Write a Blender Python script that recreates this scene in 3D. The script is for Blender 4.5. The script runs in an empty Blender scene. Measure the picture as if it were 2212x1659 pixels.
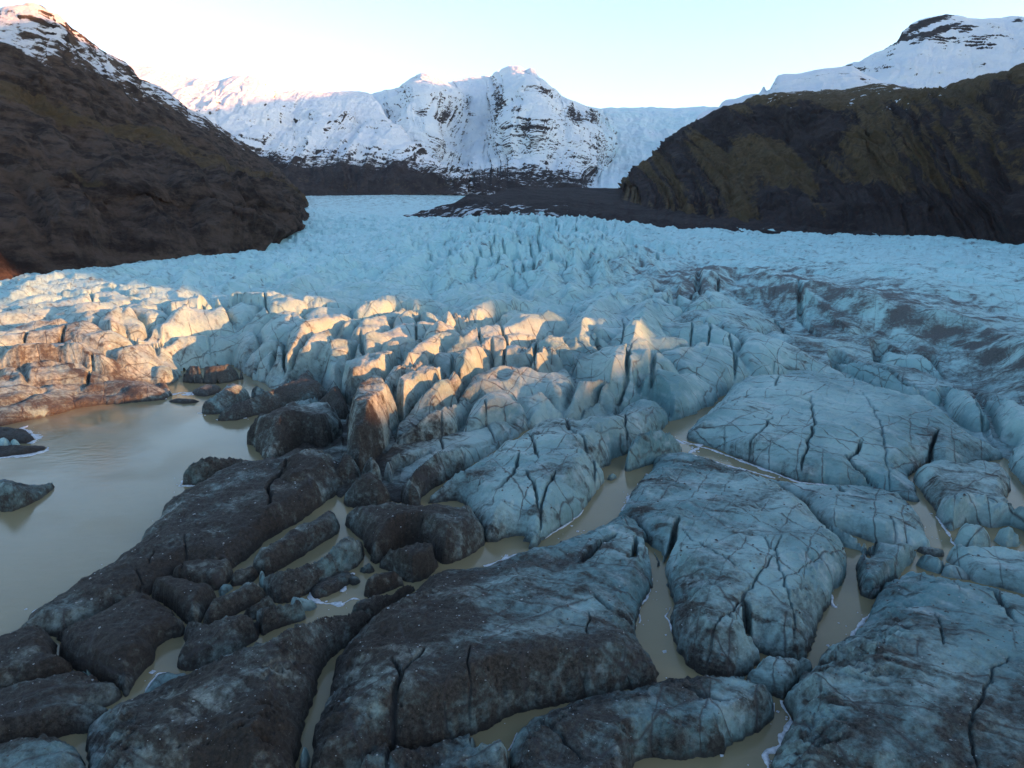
import bpy, math, numpy as np
from mathutils import Vector
# ------------------------------------------------------------------ camera, sky, sun
sc = bpy.context.scene
CAMZ = 40.0
F, CX, CY = 1475.4, 1106.0, 829.5            # focal length / centre, in units of a 2212 px wide picture
PITCH = math.atan((CY - 450.0) / F)
cam = bpy.data.cameras.new('camera'); cam.lens = 24.0; cam.sensor_width = 36.0
cam.clip_start = 0.5; cam.clip_end = 60000
camo = bpy.data.objects.new('camera', cam); sc.collection.objects.link(camo)
camo.location = (0, 0, CAMZ); camo.rotation_euler = (math.radians(90) - PITCH, 0, 0)
sc.camera = camo
SUN_EL = math.radians(8.5)
SUN_AZ = math.atan2(-0.31, 0.95)             # direction towards the sun in the xy plane
sdir = Vector((math.cos(SUN_AZ) * math.cos(SUN_EL), math.sin(SUN_AZ) * math.cos(SUN_EL), math.sin(SUN_EL)))
world = bpy.data.worlds.new('World'); sc.world = world; world.use_nodes = True
wn = world.node_tree.nodes; wl = world.node_tree.links
sky = wn.new('ShaderNodeTexSky'); sky.sky_type = 'NISHITA'; sky.sun_disc = False
sky.sun_elevation = SUN_EL
sky.sun_rotation = math.pi / 2 - SUN_AZ
sky.altitude = 300; sky.air_density = .9; sky.dust_density = 1.2; sky.ozone_density = 1.4
wl.new(sky.outputs[0], wn['Background'].inputs[0]); wn['Background'].inputs[1].default_value = 0.15
sl = bpy.data.lights.new('sun', 'SUN'); sl.energy = 4.8; sl.angle = math.radians(0.5); sl.color = (1.0, 0.35, 0.10)
so = bpy.data.objects.new('sun', sl); sc.collection.objects.link(so)
so.rotation_euler = sdir.to_track_quat('Z', 'Y').to_euler()
sc.view_settings.view_transform = 'Standard'; sc.view_settings.look = 'None'
sc.view_settings.exposure = 1.97; sc.view_settings.gamma = 1.0
sc.cycles.max_bounces = 4; sc.cycles.diffuse_bounces = 2; sc.cycles.glossy_bounces = 2
col = sc.collection
# ------------------------------------------------------------------ projection helpers
cp, sp = math.cos(PITCH), math.sin(PITCH)
def ray(X, Y):
    X = np.asarray(X, float); Y = np.asarray(Y, float)
    a = (X - CX) / F; b = (CY - Y) / F
    return np.stack([a, cp + b * sp, -sp + b * cp], -1)
def at_dist(X, Y, d):
    """point seen at picture place X, Y that stands d metres ahead"""
    r = ray(X, Y); h = r[..., 1]
    return np.array([0, 0, CAMZ]) + r * (np.asarray(d, float) / h)[..., None]
def at_z(X, Y, z):
    r = ray(X, Y); t = (np.asarray(z, float) - CAMZ) / np.minimum(r[..., 2], -1e-3)
    return np.array([0, 0, CAMZ]) + r * t[..., None]
def tolr(x, y): return np.arctan2(x, y) * 2.0, np.log(np.hypot(x, y))
# ------------------------------------------------------------------ noise
rs = np.random.RandomState(7)
PERM = rs.permutation(256).astype(np.int32); PERM = np.concatenate([PERM, PERM, PERM])
G2 = np.stack([np.cos(np.arange(256) * 2 * np.pi / 256), np.sin(np.arange(256) * 2 * np.pi / 256)], 1).astype(np.float32)
g3 = rs.normal(size=(256, 3)); G3 = (g3 / np.linalg.norm(g3, axis=1)[:, None] * 1.2).astype(np.float32)
def per2(x, y):
    xi = np.floor(x).astype(np.int32); yi = np.floor(y).astype(np.int32)
    xf = (x - xi).astype(np.float32); yf = (y - yi).astype(np.float32); xi &= 255; yi &= 255
    u = xf * xf * xf * (xf * (xf * 6 - 15) + 10); v = yf * yf * yf * (yf * (yf * 6 - 15) + 10)
    def g(ix, iy, fx, fy):
        k = PERM[PERM[xi + ix] + ((yi + iy) & 255)]
        return G2[k, 0] * fx + G2[k, 1] * fy
    a = g(0, 0, xf, yf); b = g(1, 0, xf - 1, yf); c = g(0, 1, xf, yf - 1); d = g(1, 1, xf - 1, yf - 1)
    return (a + (b - a) * u + (c - a) * v + (a - b - c + d) * u * v) * 1.4
def per3(x, y, z):
    xi = np.floor(x).astype(np.int32); yi = np.floor(y).astype(np.int32); zi = np.floor(z).astype(np.int32)
    xf = (x - xi).astype(np.float32); yf = (y - yi).astype(np.float32); zf = (z - zi).astype(np.float32)
    xi &= 255; yi &= 255; zi &= 255
    f = lambda t: t * t * t * (t * (t * 6 - 15) + 10)
    u, v, w = f(xf), f(yf), f(zf)
    def g(ix, iy, iz):
        k = PERM[PERM[PERM[xi + ix] + ((yi + iy) & 255)] + ((zi + iz) & 255)]
        return G3[k, 0] * (xf - ix) + G3[k, 1] * (yf - iy) + G3[k, 2] * (zf - iz)
    L = lambda a, b, t: a + (b - a) * t
    return L(L(L(g(0,0,0), g(1,0,0), u), L(g(0,1,0), g(1,1,0), u), v), L(L(g(0,0,1), g(1,0,1), u), L(g(0,1,1), g(1,1,1), u), v), w)
def fbm2(x, y, o=4, ridged=False, gain=.5):
    s = 0; a = 1.0; n = 0
    for i in range(o):
        p = per2(x + 17.3 * i, y - 9.1 * i)
        s = s + a * ((1 - 2 * np.abs(p)) if ridged else p); n += a; a *= gain; x = x * 2.03; y = y * 2.03
    return s / n
def fbm3(x, y, z, o=4, ridged=False, gain=.5):
    s = 0; a = 1.0; n = 0
    for i in range(o):
        p = per3(x + 17.3 * i, y - 9.1 * i, z + 5.7 * i)
        s = s + a * ((1 - 2 * np.abs(p)) if ridged else p); n += a; a *= gain; x = x * 2.03; y = y * 2.03; z = z * 2.03
    return s / n
def sstep(a, b, x):
    t = np.clip((x - a) / (b - a), 0, 1); return t * t * (3 - 2 * t)
# ------------------------------------------------------------------ scattered interpolation in (bearing, log distance)
class Scat:
    def __init__(s, pts, vals, smooth=0.0):
        a, b = tolr(pts[:, 0], pts[:, 1]); s.q = np.stack([a, b], 1); n = len(a)
        D = np.linalg.norm(s.q[:, None] - s.q[None], axis=2)
        s.m = vals.mean(0); s.w = np.linalg.solve(D + (-smooth) * np.eye(n), vals - s.m)
    def __call__(s, x, y):
        a, b = tolr(x, y); a = a.astype(np.float32); b = b.astype(np.float32)
        out = np.zeros(a.shape + (s.w.shape[1],), np.float32)
        for i in range(len(s.q)):
            d = np.sqrt((a - s.q[i, 0]) ** 2 + (b - s.q[i, 1]) ** 2)
            for k in range(s.w.shape[1]): out[..., k] += d * np.float32(s.w[i, k])
        return out + s.m
BC = np.array([(0,640,228),(-400,700,185),(200,601,268),(400,581,325),(560,556,395),(600,522,480),(640,482,620),(662,452,800),(700,426,1500),(850,421,1850),(1000,420,2100),
 (900,472,880),(1100,482,650),(1480,494,615),(1800,504,590),(2212,526,510),(2600,560,440),(200,690,185),(600,700,190),(1100,700,194),(1500,700,194),(2000,640,218),(1900,600,270),(2300,640,215),(1900,745,182),(2150,775,172),
 (1100,600,300),(1500,560,400),(1900,560,390),(1100,520,480),(1500,520,470),(700,520,490),(800,465,900),(650,620,262),(200,760,158),(-300,780,150),(200,840,143),(500,780,163),(1100,800,149),(1700,800,148),(2300,800,148),(800,760,166),
 (1500,900,121),(1100,950,112),(700,920,120),(2200,950,110),(1500,1100,82),(800,1100,86),(2200,1100,84),(1600,1250,63),(1000,1659,41),(400,1300,64)], float)
bp = at_dist(BC[:, 0], BC[:, 1], BC[:, 2]); BASE = Scat(bp, bp[:, 2:3])
# ------------------------------------------------------------------ polar ground grid
NT, th0, th1 = 1450, math.radians(-50), math.radians(50)
ys = np.concatenate([np.arange(1840, 1000, -2.1), np.arange(1000, 560, -1.35), np.arange(560, 466, -.8)])
rr = 36.0 / np.tan(PITCH + np.arctan((ys - CY) / F))
rr = rr[rr < 1300]; rr = np.concatenate([rr, rr[-1] * 1.02 ** np.arange(1, 36)])
TH, RR = np.meshgrid(np.linspace(th0, th1, NT), rr)
GX = (RR * np.sin(TH)).astype(np.float32); GY = (RR * np.cos(TH)).astype(np.float32); NR = len(rr)
print('grid', NR, NT)
def gidx(xmin, ymin, xmax, ymax, pad):
    """row / column window of the grid that covers a box in x, y"""
    xs = np.array([xmin - pad, xmax + pad]); yy = np.array([max(ymin - pad, 1), ymax + pad])
    t = [math.atan2(a, b) for a in xs for b in yy]
    xm = 0 if xs[0] < 0 < xs[1] else min(abs(xs)); r0 = math.hypot(xm, yy[0]); r1 = math.hypot(max(abs(xs)), yy[1])
    i0 = max(np.searchsorted(rr, r0) - 1, 0); i1 = min(np.searchsorted(rr, r1) + 1, NR)
    j0 = int(max((min(t) - th0) / (th1 - th0) * (NT - 1) - 1, 0)); j1 = int(min((max(t) - th0) / (th1 - th0) * (NT - 1) + 2, NT))
    return slice(i0, i1), slice(j0, j1)
def pts(crop, P, z=0.0):
    """trace points: crop (row, col) of the photograph enlarged three times; optional third value = height"""
    r, c = crop; A = np.array([(p[0], p[1], p[2] if len(p) > 2 else z) for p in P], float)
    X = c * 737.33 + A[:, 0] / 3; Y = r * 553.0 + A[:, 1] / 3
    return X, Y, A[:, 2]
def segd(x, y, ax, ay, bx, by):
    dx, dy = bx - ax, by - ay; L = dx * dx + dy * dy + 1e-9
    t = np.clip(((x - ax) * dx + (y - ay) * dy) / L, 0, 1)
    return np.hypot(x - ax - t * dx, y - ay - t * dy), t, ((x - ax) * dy - (y - ay) * dx) / math.sqrt(L)
def smooth_poly(P, n=2):
    for _ in range(n):
        Q = np.roll(P, -1, 0); P = np.stack([P * .85 + Q * .15, P * .15 + Q * .85], 1).reshape(-1, P.shape[1])
    return P
def polysd(x, y, P):
    """signed distance to polygon, inside positive"""
    d = np.full(x.shape, 1e9, np.float32); ins = np.zeros(x.shape, bool)
    n = len(P)
    for i in range(n):
        ax, ay = P[i]; bx, by = P[(i + 1) % n]
        d = np.minimum(d, segd(x, y, ax, ay, bx, by)[0])
        if ay != by:
            c = ((ay > y) != (by > y)) & (x < (bx - ax) * (y - ay) / (by - ay) + ax); ins ^= c
    return np.where(ins, d, -d)
HAZE = 1.5e-5
SHADOW_PROFILE = [(-1500,220),(-500,210),(0,195),(55,164),(74,131),(88,113),(100,107.5),(176,105.5),(183,170),(192,260),(290,340),(400,375),(480,393),(600,398),(800,416),(1200,430)]  # crest heights of the unseen shadow ridge, dipped for the sunlit band
# ------------------------------------------------------------------ traced data
DIRT = [(200,650,.12,.2),(60,640,.1,.1),(100,700,.18,.35),(100,755,.4,.6),(60,795,.55,.2),(200,795,.8,.2),(300,790,.9,.5),(450,790,.85,.4),(200,850,.6,.1),(50,890,.6,.1),(60,845,.62,.1),(380,830,.6,.2),(500,700,.15,.3),(700,720,.15,.4),(600,800,.4,.2),(400,740,.2,.2),
 (520,850,.75,.2),(650,900,.8,.6),(650,830,.75,.3),(800,850,.3,.5),(790,930,.8,.6),(900,880,.3,.3),(900,1000,.6,.4),(1000,960,.35,.2),(1000,1010,.2,0),(1100,950,.2,0),(1200,1000,.25,0),(1150,1080,.3,0),(880,1060,.8,.4),(950,1130,.75,.5),
 (840,1130,.9,.9),(650,1010,.88,.7),(730,990,.6,0),(550,1000,.65,.1),(600,1100,.85,.9),(500,1130,.75,.3),(400,1200,.9,.7),(300,1300,.9,.8),(120,1300,.8,.2),(100,1400,.9,.8),(60,1500,.85,.7),(180,1545,.4,0),(60,1620,.45,0),(480,1390,.75,.1),
 (500,1270,.8,.2),(650,1210,.75,.2),(720,1180,.45,0),(600,1340,.45,0),(700,1310,.5,0),(400,1550,.95,.9),(600,1500,.9,.8),(480,1620,.9,.7),(700,1400,.95,.2),(820,1400,.92,1),(900,1300,.85,.7),(1000,1240,.8,.4),(1080,1300,.45,0),(1250,1340,.45,0),
 (1000,1390,.85,.3),(1200,1430,.65,.5),(1250,1250,.6,0),(1350,1150,.4,0),(1000,1510,.5,.2),(820,1560,.5,.2),(900,1620,.85,.4),(1300,1550,.8,.1),(1450,1550,.7,0),(1600,1500,.4,0),(1250,1620,.85,.2),(1600,1150,.3,0),(1500,1050,.2,0),(1400,1010,.35,0),
 (1700,1230,.25,0),(1550,1330,.45,0),(1650,1390,.4,0),(1500,1440,.75,.1),(1780,1080,.2,.1),(1900,1120,.25,0),(1880,1240,.4,0),(1950,1290,.3,0),(2000,1380,.45,.1),(1850,1500,.5,0),(2100,1480,.45,0),(1900,1600,.62,0),(2150,1600,.68,.1),(2050,1330,.3,0),
 (2150,1220,.15,0),(2100,1160,.1,0),(2100,1050,.65,.1),(1700,850,.12,0),(1600,900,.2,0),(1800,950,.08,0),(1900,1000,.2,0),(1600,975,.55,0),(2000,890,.08,0),(1900,830,.08,0),(1800,690,.42,0),(2000,730,.45,0),(2120,770,.42,0),(1620,650,.32,0),(1500,600,.35,0),
 (1700,610,.2,0),(1400,600,.3,0),(1450,550,.06,0),(2000,620,.1,0),(2200,680,.15,0),(1200,560,.02,0),(1100,640,.04,0),(1300,740,.1,.1),(1200,820,.18,.2),(1400,800,.12,0),(1550,720,.1,0),(1400,890,.15,.1),(1250,890,.28,.4),(700,560,0,0),(400,610,.03,0),
 (1000,500,.02,0),(1700,520,.03,0),(2200,560,0,0),(700,440,.03,0),(655,465,.6,.4),(900,440,0,0),(1100,720,.15,.4),(900,720,.15,.5),(800,640,.05,.1),(960,640,.05,0),(650,750,.2,.3),(760,780,.3,.3)]
GLACIER_SHORE = ((1, 0), [(-900,1250),(-200,1130),(0,1100),(280,1050),(480,990),(700,960),(900,950),(1050,935),(1115,900),(1050,870),(940,850),(1100,832),(1150,800),(1180,740),(1500,705),(1650,800),(1850,900),(1850,1000),(1770,1100),(1740,1250),(1800,1380),(1980,1480),(2212,1570),(2340,1440),(2450,1560),(2600,1600),(2740,1520),(2920,1430),(3130,1300),(3320,1190),(3450,1120),(3560,1090),(3800,1080),(4000,1070),(4200,1040),(4335,1070),(4424,1055),(4560,990),(4660,920),(4750,860),(4900,850),(5100,830),(5500,850),(5780,900),(6000,1000),(6150,1150),(6400,1250),(6900,1500)])
C0, C1, C2 = (1, 0), (1, 1), (1, 2); B0_, B1_, B2_ = (2, 0), (2, 1), (2, 2); A1_, A2_ = (0, 1), (0, 2)
# crest line: crop, points, height above its surroundings, half width [, widening of the far side]
CRESTS = [
 (C0,[(60,290),(170,230),(260,170),(430,140),(560,150),(700,130),(900,80),(1100,70)],5,11),
 (C0,[(150,260),(350,200),(560,180),(750,215),(1100,170),(1200,110)],4,7),
 (C0,[(170,270),(250,250),(400,265)],3,4),
 (C0,[(730,215),(900,240),(1160,200)],4,6),
 (C0,[(-200,400),(0,330),(200,300),(420,250),(560,240)],3.5,6),
 (C0,[(-150,490),(0,420),(200,350),(480,310),(600,290)],4,5),
 (C0,[(-200,600),(0,520),(250,440),(560,400),(800,360),(1000,380)],4.5,6),
 (C0,[(960,440),(1120,370),(1250,320),(1300,265),(1500,255),(1700,262),(1870,295)],7.5,6),
 (C0,[(1200,390),(1400,310),(1520,320),(1640,350)],4,4),
 (C0,[(1000,460),(1060,440),(1160,425),(1280,450),(1500,460)],7,5),
 (C0,[(780,570),(900,530),(1060,450)],5,4),
 (C0,[(-200,640),(0,565),(200,530),(420,458),(640,470),(720,500)],5,6),
 (C0,[(-200,660),(0,600),(200,580),(480,570),(640,610)],6,6),
 (C0,[(180,760),(240,690),(350,670),(480,680),(640,760)],2.4,6),
 (C0,[(-200,720),(0,700),(120,760),(100,820)],2,6),
 (C0,[(1110,680),(1150,590),(1280,565),(1320,590)],6,3.6),
 (C0,[(1320,660),(1370,560),(1440,555),(1500,630)],6,3.6),
 (C0,[(1500,620),(1600,540),(1650,500),(1710,495)],7,4.5),
 (C0,[(1680,590),(1710,570),(1750,555)],5,2.8),(C0,[(1790,600),(1805,550),(1830,640)],5,2),
 (C0,[(1850,600),(1950,490),(2100,430),(2212,400)],7,4.5),
 (C0,[(1720,700),(1900,620),(2050,535),(2212,470)],6,4.5),
 (C0,[(1600,790),(1750,690),(1900,640),(2100,600),(2260,555)],5.5,4.5),
 (C0,[(1780,470),(1880,380),(1960,430)],6,4),(C0,[(2020,420),(2130,345),(2180,380)],5,4),
 (C0,[(500,830),(700,780),(860,800),(960,830),(1010,800)],1.8,4),
 (C0,[(110,960),(250,920),(400,850),(500,830)],1.6,5),(C0,[(520,900),(600,870),(800,860)],1.2,4),
 (C0,[(700,440),(800,345),(900,430)],6,4),
 (C0,[(460,420),(560,340),(700,330)],4,5),(C0,[(600,270),(700,250),(760,300)],4,5),(C0,[(900,330),(1000,300),(1120,310)],4,4),
 (C0,[(1150,260),(1220,110),(1300,70)],5,8),
 (C0,[(1500,200),(1650,140),(1850,60),(1900,20)],5,8),(C0,[(1850,260),(1950,180),(2120,90),(2230,40)],6,9),
 (C1,[(-250,290),(0,240),(170,210),(300,235),(400,290)],6,6),
 (C1,[(240,330),(340,278),(440,305),(640,355),(820,375),(960,340),(1060,280),(1120,300)],8,7),
 (C1,[(800,330),(900,280),(1000,215),(1080,260)],6,9),
 (C1,[(420,405),(520,355),(680,395),(820,425)],6,4),
 (C1,[(130,480),(220,405),(390,345)],6.5,4.5),
 (C1,[(-60,490),(60,440),(120,430)],6,4),
 (C1,[(165,550),(230,520),(300,500),(460,460),(625,455)],6.5,4.2),
 (C1,[(640,480),(700,388),(760,400),(830,415)],7.5,3.8),
 (C1,[(830,460),(960,430),(1020,425),(1090,370),(1165,350)],5.5,4.5),
 (C1,[(920,470),(1060,435)],4,3.5),
 (C1,[(760,525),(860,505),(1000,490),(1150,460),(1250,400),(1340,400)],7.5,5.5),
 (C1,[(160,720),(260,630),(390,562)],6.5,4),(C1,[(400,620),(440,580),(540,558)],5,3),
 (C1,[(450,650),(550,555),(650,530),(750,530)],6.5,5),
 (C1,[(640,660),(760,640),(780,645)],4,3.5),
 (C1,[(450,740),(520,685),(640,700)],6,5),
 (C1,[(720,700),(800,650),(870,620),(970,610)],7,4.5),(C1,[(980,625),(1080,600),(1180,605),(1250,620)],6.5,4),(C1,[(1270,670),(1310,600),(1360,610)],6,3),
 (C1,[(590,800),(660,722),(710,740)],6.5,3.2),
 (C1,[(940,800),(1000,750),(1160,750),(1300,765),(1420,860)],3.5,7),
 (C1,[(1350,580),(1420,535),(1560,510),(1650,520)],6,6),(C1,[(1540,530),(1590,470),(1640,438),(1690,490)],6.5,6),
 (C1,[(1500,560),(1600,430),(1680,340),(1740,262),(1830,310)],6.5,8),
 (C1,[(1860,560),(1940,470),(1960,380),(1985,308),(2080,340)],6.8,8),
 (C1,[(1870,590),(1960,570),(2100,545),(2230,550)],4,5),
 (C1,[(1460,900),(1520,800),(1620,760),(1740,710)],7,7),(C1,[(1700,760),(1800,660),(1880,610),(1960,630)],7,7),
 (C1,[(1560,920),(1590,850),(1680,840)],4.5,4),(C1,[(2020,850),(2090,730),(2212,740)],5,6),
 (C1,[(700,300),(860,200),(1000,150),(1180,165),(1330,200)],7,12),
 (C1,[(250,200),(450,80),(560,40),(700,60)],7,11),(C1,[(700,150),(820,60),(900,20)],7,10),
 (C1,[(1180,330),(1350,210),(1460,220),(1520,270)],6,9),
 (C1,[(1340,180),(1360,90),(1480,80)],7,8),(C1,[(1500,200),(1520,100),(1640,90),(1740,190)],8,8),
 (C1,[(1790,200),(1830,90),(1960,70),(2080,150)],7,9),(C1,[(1620,60),(1800,20),(2000,10)],6,10),
 (C1,[(1900,290),(1960,180),(2000,230)],6,5),(C1,[(2040,300),(2110,220),(2200,270)],6,6),
 (C1,[(2010,960),(2080,860),(2212,820),(2420,900)],5,8),
 (C1,[(1800,960),(1850,870),(1930,880),(2010,875),(2100,1040)],5,6),
 (C1,[(1480,1060),(1500,990),(1650,1020),(1800,920)],4,5),
 (C1,[(920,960),(1000,900),(1150,890),(1220,960)],5,5),
 (C1,[(1180,980),(1300,860),(1380,890)],4,5),
 (C1,[(820,1250),(1000,1050),(1180,1040)],2.5,6),
 (C1,[(1060,1300),(1300,1100),(1450,1060)],2.5,8),
 (C2,[(120,180),(250,110),(450,110),(600,150),(740,200),(900,212),(1100,262),(1450,350),(1900,450),(2212,565),(2700,760)],8.5,12,3.0),
 (C2,[(640,460),(850,520),(1000,590),(1250,640)],3.5,5),
 (C2,[(160,390),(260,335),(330,400),(500,450),(640,550)],6,6),
 (C2,[(40,440),(150,410),(250,480)],5,5),
 (C2,[(540,650),(700,600),(900,640),(1090,720)],3.5,8),(C2,[(0,620),(130,560),(230,620)],4,6),
 (C2,[(-80,260),(40,150),(120,190)],7,5),(C2,[(120,290),(145,170),(190,260)],7,2.5),
 (C2,[(1270,290),(1500,285),(1900,350),(2300,410)],4,10),(C2,[(300,40),(700,70),(1100,110),(1300,220)],5,14),
 (C2,[(1300,130),(1800,200),(2300,250)],5,14),(C2,[(1200,60),(1700,100),(2300,180)],4,14),(C2,[(700,0),(1200,10),(1900,60)],4,16),
 (C2,[(1500,560),(1900,640),(2300,740)],2,8),
 (A1_,[(560,1470),(480,1560),(380,1640)],7,9),
 (A1_,[(740,1480),(800,1560),(900,1600)],7,9),
 (A1_,[(820,1440),(900,1520),(1000,1560),(1060,1640)],7,9),
 (A1_,[(1000,1440),(1060,1500),(1140,1560),(1300,1600)],7,9),
 (A1_,[(640,1600),(720,1560),(860,1640)],7,9),
 (A1_,[(1180,1440),(1350,1480),(1500,1560),(1700,1600)],7,9),
 (A1_,[(1500,1450),(1700,1500),(1950,1580),(2200,1640)],7,9),
 (A1_,[(250,1600),(400,1560),(520,1500)],7,9),
]
# (cracks follow)
# cracks: crop, points, depth, half width, height above the base (negative: at that height over the water)
CRACKS = [
 (C2,[(745,215),(760,260),(780,330),(900,410)],6,2.0,5),(C2,[(600,330),(620,370),(720,440)],3,1.2,3),
 (C2,[(100,200),(95,270),(130,330)],9,3,2),(C2,[(225,210),(232,250)],5,1.2,4),
 (C2,[(830,920),(855,1080),(800,1210),(790,1250)],1.6,.35,-5),(C2,[(590,1060),(520,1120),(445,1170),(440,1220),(455,1335)],2.0,.35,-4),
 (C2,[(1150,900),(1220,1000),(1270,1090),(1300,1180),(1340,1300),(1380,1440)],1.0,.25,-4),(C2,[(1160,1200),(1130,1240),(1080,1270)],2.5,.6,-4),
 (C2,[(1660,1110),(1620,1190),(1590,1250)],2.5,.6,-4),(C2,[(1050,1300),(1130,1340),(1280,1400)],2.0,.5,-3),
 (C2,[(960,1380),(990,1430),(1050,1480)],1.6,.5,-3),(C2,[(620,800),(600,870)],1.2,.3,-5),(C2,[(360,560),(345,640),(390,700)],4,.9,4),(C2,[(600,590),(608,640)],2,.5,4),
 (C2,[(170,420),(180,480),(160,570)],2.5,.6,4),(C2,[(60,450),(60,520)],2,.5,4),(C2,[(300,520),(330,580),(350,660)],3,.7,3),
 (C2,[(275,1080),(270,1200)],.8,.25,-4),(C2,[(2070,1100),(1870,880)],2.5,.7,-5),(C2,[(1220,1520),(1100,1500)],.5,.3,-1),
 (C1,[(900,500),(890,560),(910,590)],3,.5,5),(C1,[(1030,500),(1050,560),(1090,600)],2.5,.4,5),
 (C1,[(485,470),(490,540)],3,.7,5),(C1,[(120,560),(140,640),(145,720)],6,1.2,3),(C1,[(970,620),(985,680),(965,740)],7,1.2,3),(C1,[(1060,640),(1050,710)],5,.8,3),
 (C1,[(1270,600),(1250,660),(1250,740)],8,1.0,3),(C1,[(1220,600),(1200,660)],4,.6,4),(C1,[(720,700),(735,780),(760,840)],7,1.2,2),(C1,[(640,450),(650,510)],4,.7,4),
 (C1,[(1860,630),(1855,700),(1850,760),(1780,840)],5,1.0,4),(C1,[(2030,620),(2010,700),(2020,780),(1990,860)],7,1.4,3),(C1,[(1650,560),(1680,620)],5,.9,4),
 (C1,[(1820,430),(1835,500),(1820,590)],2,.6,4),(C1,[(1190,930),(1220,985),(1200,1030)],3,.6,-6),(C1,[(930,940),(950,1010),(1000,1060)],1.6,.35,-5),(C1,[(650,1010),(640,1090),(655,1130)],1.6,.35,-5),
 (C1,[(1850,940),(1840,1020),(1870,1060)],1.2,.3,-6),(C1,[(1450,1060),(1480,1160),(1560,1210),(1640,1300),(1650,1370)],2.2,.45,-4),(C1,[(1220,1110),(1250,1200),(1280,1290)],1.2,.4,-5),(C1,[(800,1210),(795,1300),(800,1380)],1.2,.3,-4),
 (C1,[(1150,1240),(1130,1340),(1110,1400),(1000,1450)],1.3,.4,-5),(C1,[(1190,1380),(1250,1460),(1280,1560)],1,.3,-5),(C1,[(1390,1370),(1320,1470),(1280,1600)],1,.3,-5),
 (C1,[(1350,90),(1355,200)],6,1.6,2),(C1,[(1505,90),(1495,200)],6,1.4,2),(C1,[(2040,30),(2060,100)],7,2,3),(C1,[(700,40),(720,110)],6,2.4,2),
 (C0,[(1715,290),(1735,370)],4,.7,5),(C0,[(1800,570),(1770,640)],5,1,3),(C0,[(1860,590),(1840,670)],6,1.1,2),(C0,[(590,250),(600,310)],4,1.2,3),(C0,[(150,580),(200,530)],2.5,.7,4),(C0,[(370,560),(430,500)],3,.7,4),
 (C0,[(1310,640),(1300,690)],5,1,2),(C0,[(1340,460),(1350,560)],1.6,.4,4),(C0,[(545,870),(610,820),(620,800)],2.5,.6,-2),
 # inside the near blocks
 (B2_,[(0,50),(130,180),(230,280),(360,370)],.6,.16,-4),(B2_,[(500,110),(590,230),(650,380),(690,520),(740,690),(790,850)],.8,.18,-4),(B2_,[(650,130),(600,240),(480,420),(340,590),(200,730),(140,890)],1.0,.2,-4),
 (B2_,[(1140,0),(1180,110)],.8,.2,-4),(B2_,[(1350,0),(1410,120)],.8,.2,-3),(B2_,[(1630,590),(1670,680),(1680,800),(1700,900)],.8,.16,-4),
 (B2_,[(1990,500),(2060,590),(2160,720)],2.2,.35,-3),(B2_,[(2120,930),(2020,1050),(1950,1230),(1850,1400),(1900,1520),(1940,1660)],1.0,.2,-4),
 (B1_,[(350,1050),(380,1180),(350,1330),(330,1450),(290,1620)],4.0,.42,-2.5),(B1_,[(540,900),(500,960),(380,1080)],.9,.3,-4),(B1_,[(830,1000),(820,1200),(830,1350)],.5,.16,-3),
 (B1_,[(1780,150),(1690,200),(1590,270),(1550,320)],3.2,.8,-2),(B1_,[(1910,160),(1900,260),(1870,330)],3,.6,-2),(B1_,[(1980,160),(1960,230)],3,.5,-2),
 (B1_,[(1970,100),(2030,220),(2060,310),(2040,400)],5.0,1.0,-2),(B1_,[(2180,100),(2110,240),(2080,270)],3,.7,-2),(B1_,[(2110,350),(2150,480),(2160,590)],3,.35,-2),
 (B1_,[(1600,590),(1590,700),(1610,780)],.5,.15,-4),(B1_,[(350,150),(430,110),(540,50)],2.2,.35,-3),(B1_,[(520,180),(590,240),(640,330)],2,.4,-2),
 (B1_,[(1270,1350),(1370,1450),(1440,1550),(1610,1660)],1.8,.28,-1.5),(B1_,[(1640,530),(1750,600),(1880,620)],1.2,.5,-3),
 (B2_,[(380,700),(430,830),(560,870),(700,920),(780,950)],3.5,.9,-1.5),(B2_,[(1180,210),(1240,260),(1200,330)],2.5,.6,-1),
 (B2_,[(0,1180),(150,1240),(300,1290)],1.0,.35,-1.5),(B2_,[(860,990),(930,1000),(990,1030)],2,.5,-1.5),(B2_,[(1110,850),(1150,890),(1200,930)],.8,.25,-3),
 (B0_,[(1190,170),(1195,260),(1180,360)],1.0,.2,-2),(B0_,[(1000,290),(970,370)],.9,.2,-1.5),(B0_,[(880,400),(930,450),(890,480),(1010,490)],1.4,.25,-1.5),(B0_,[(1190,380),(1150,430)],1,.2,-1.5),
 (B0_,[(1190,415),(1300,425),(1400,440)],.6,.15,-1.5),(B0_,[(1900,610),(1650,700)],.2,.1,-1),(B0_,[(1640,680),(1690,800)],2,.4,-1.5),(B0_,[(560,1420),(450,1500)],1.5,.6,-1),
 (C0,[(1750,1620),(1740,1500),(1830,1400),(1950,1300)],1.4,.5,-3),(C0,[(2212,1600),(2100,1650)],1,.3,-2),
]
TROUGHS = [(C2,[(420,480),(640,570),(1000,650),(1500,700),(2212,830),(2600,900)],2.5,9),(C2,[(560,330),(700,430),(760,500)],3,6),(C1,[(650,280),(760,300),(860,270)],4,9),(A1_,[(900,1560),(1200,1500),(1500,1560)],5,16)]
BLOCKS = []
def B(name, label, cat, crop, P, Hh, w, ctrl=(), group=None, **kw): BLOCKS.append(((name, label, cat, crop, P, Hh, w, ctrl, group), kw))
G_B = 'ice blocks split off at the glacier front'; G_S = 'small lumps of ice between the blocks'
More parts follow.
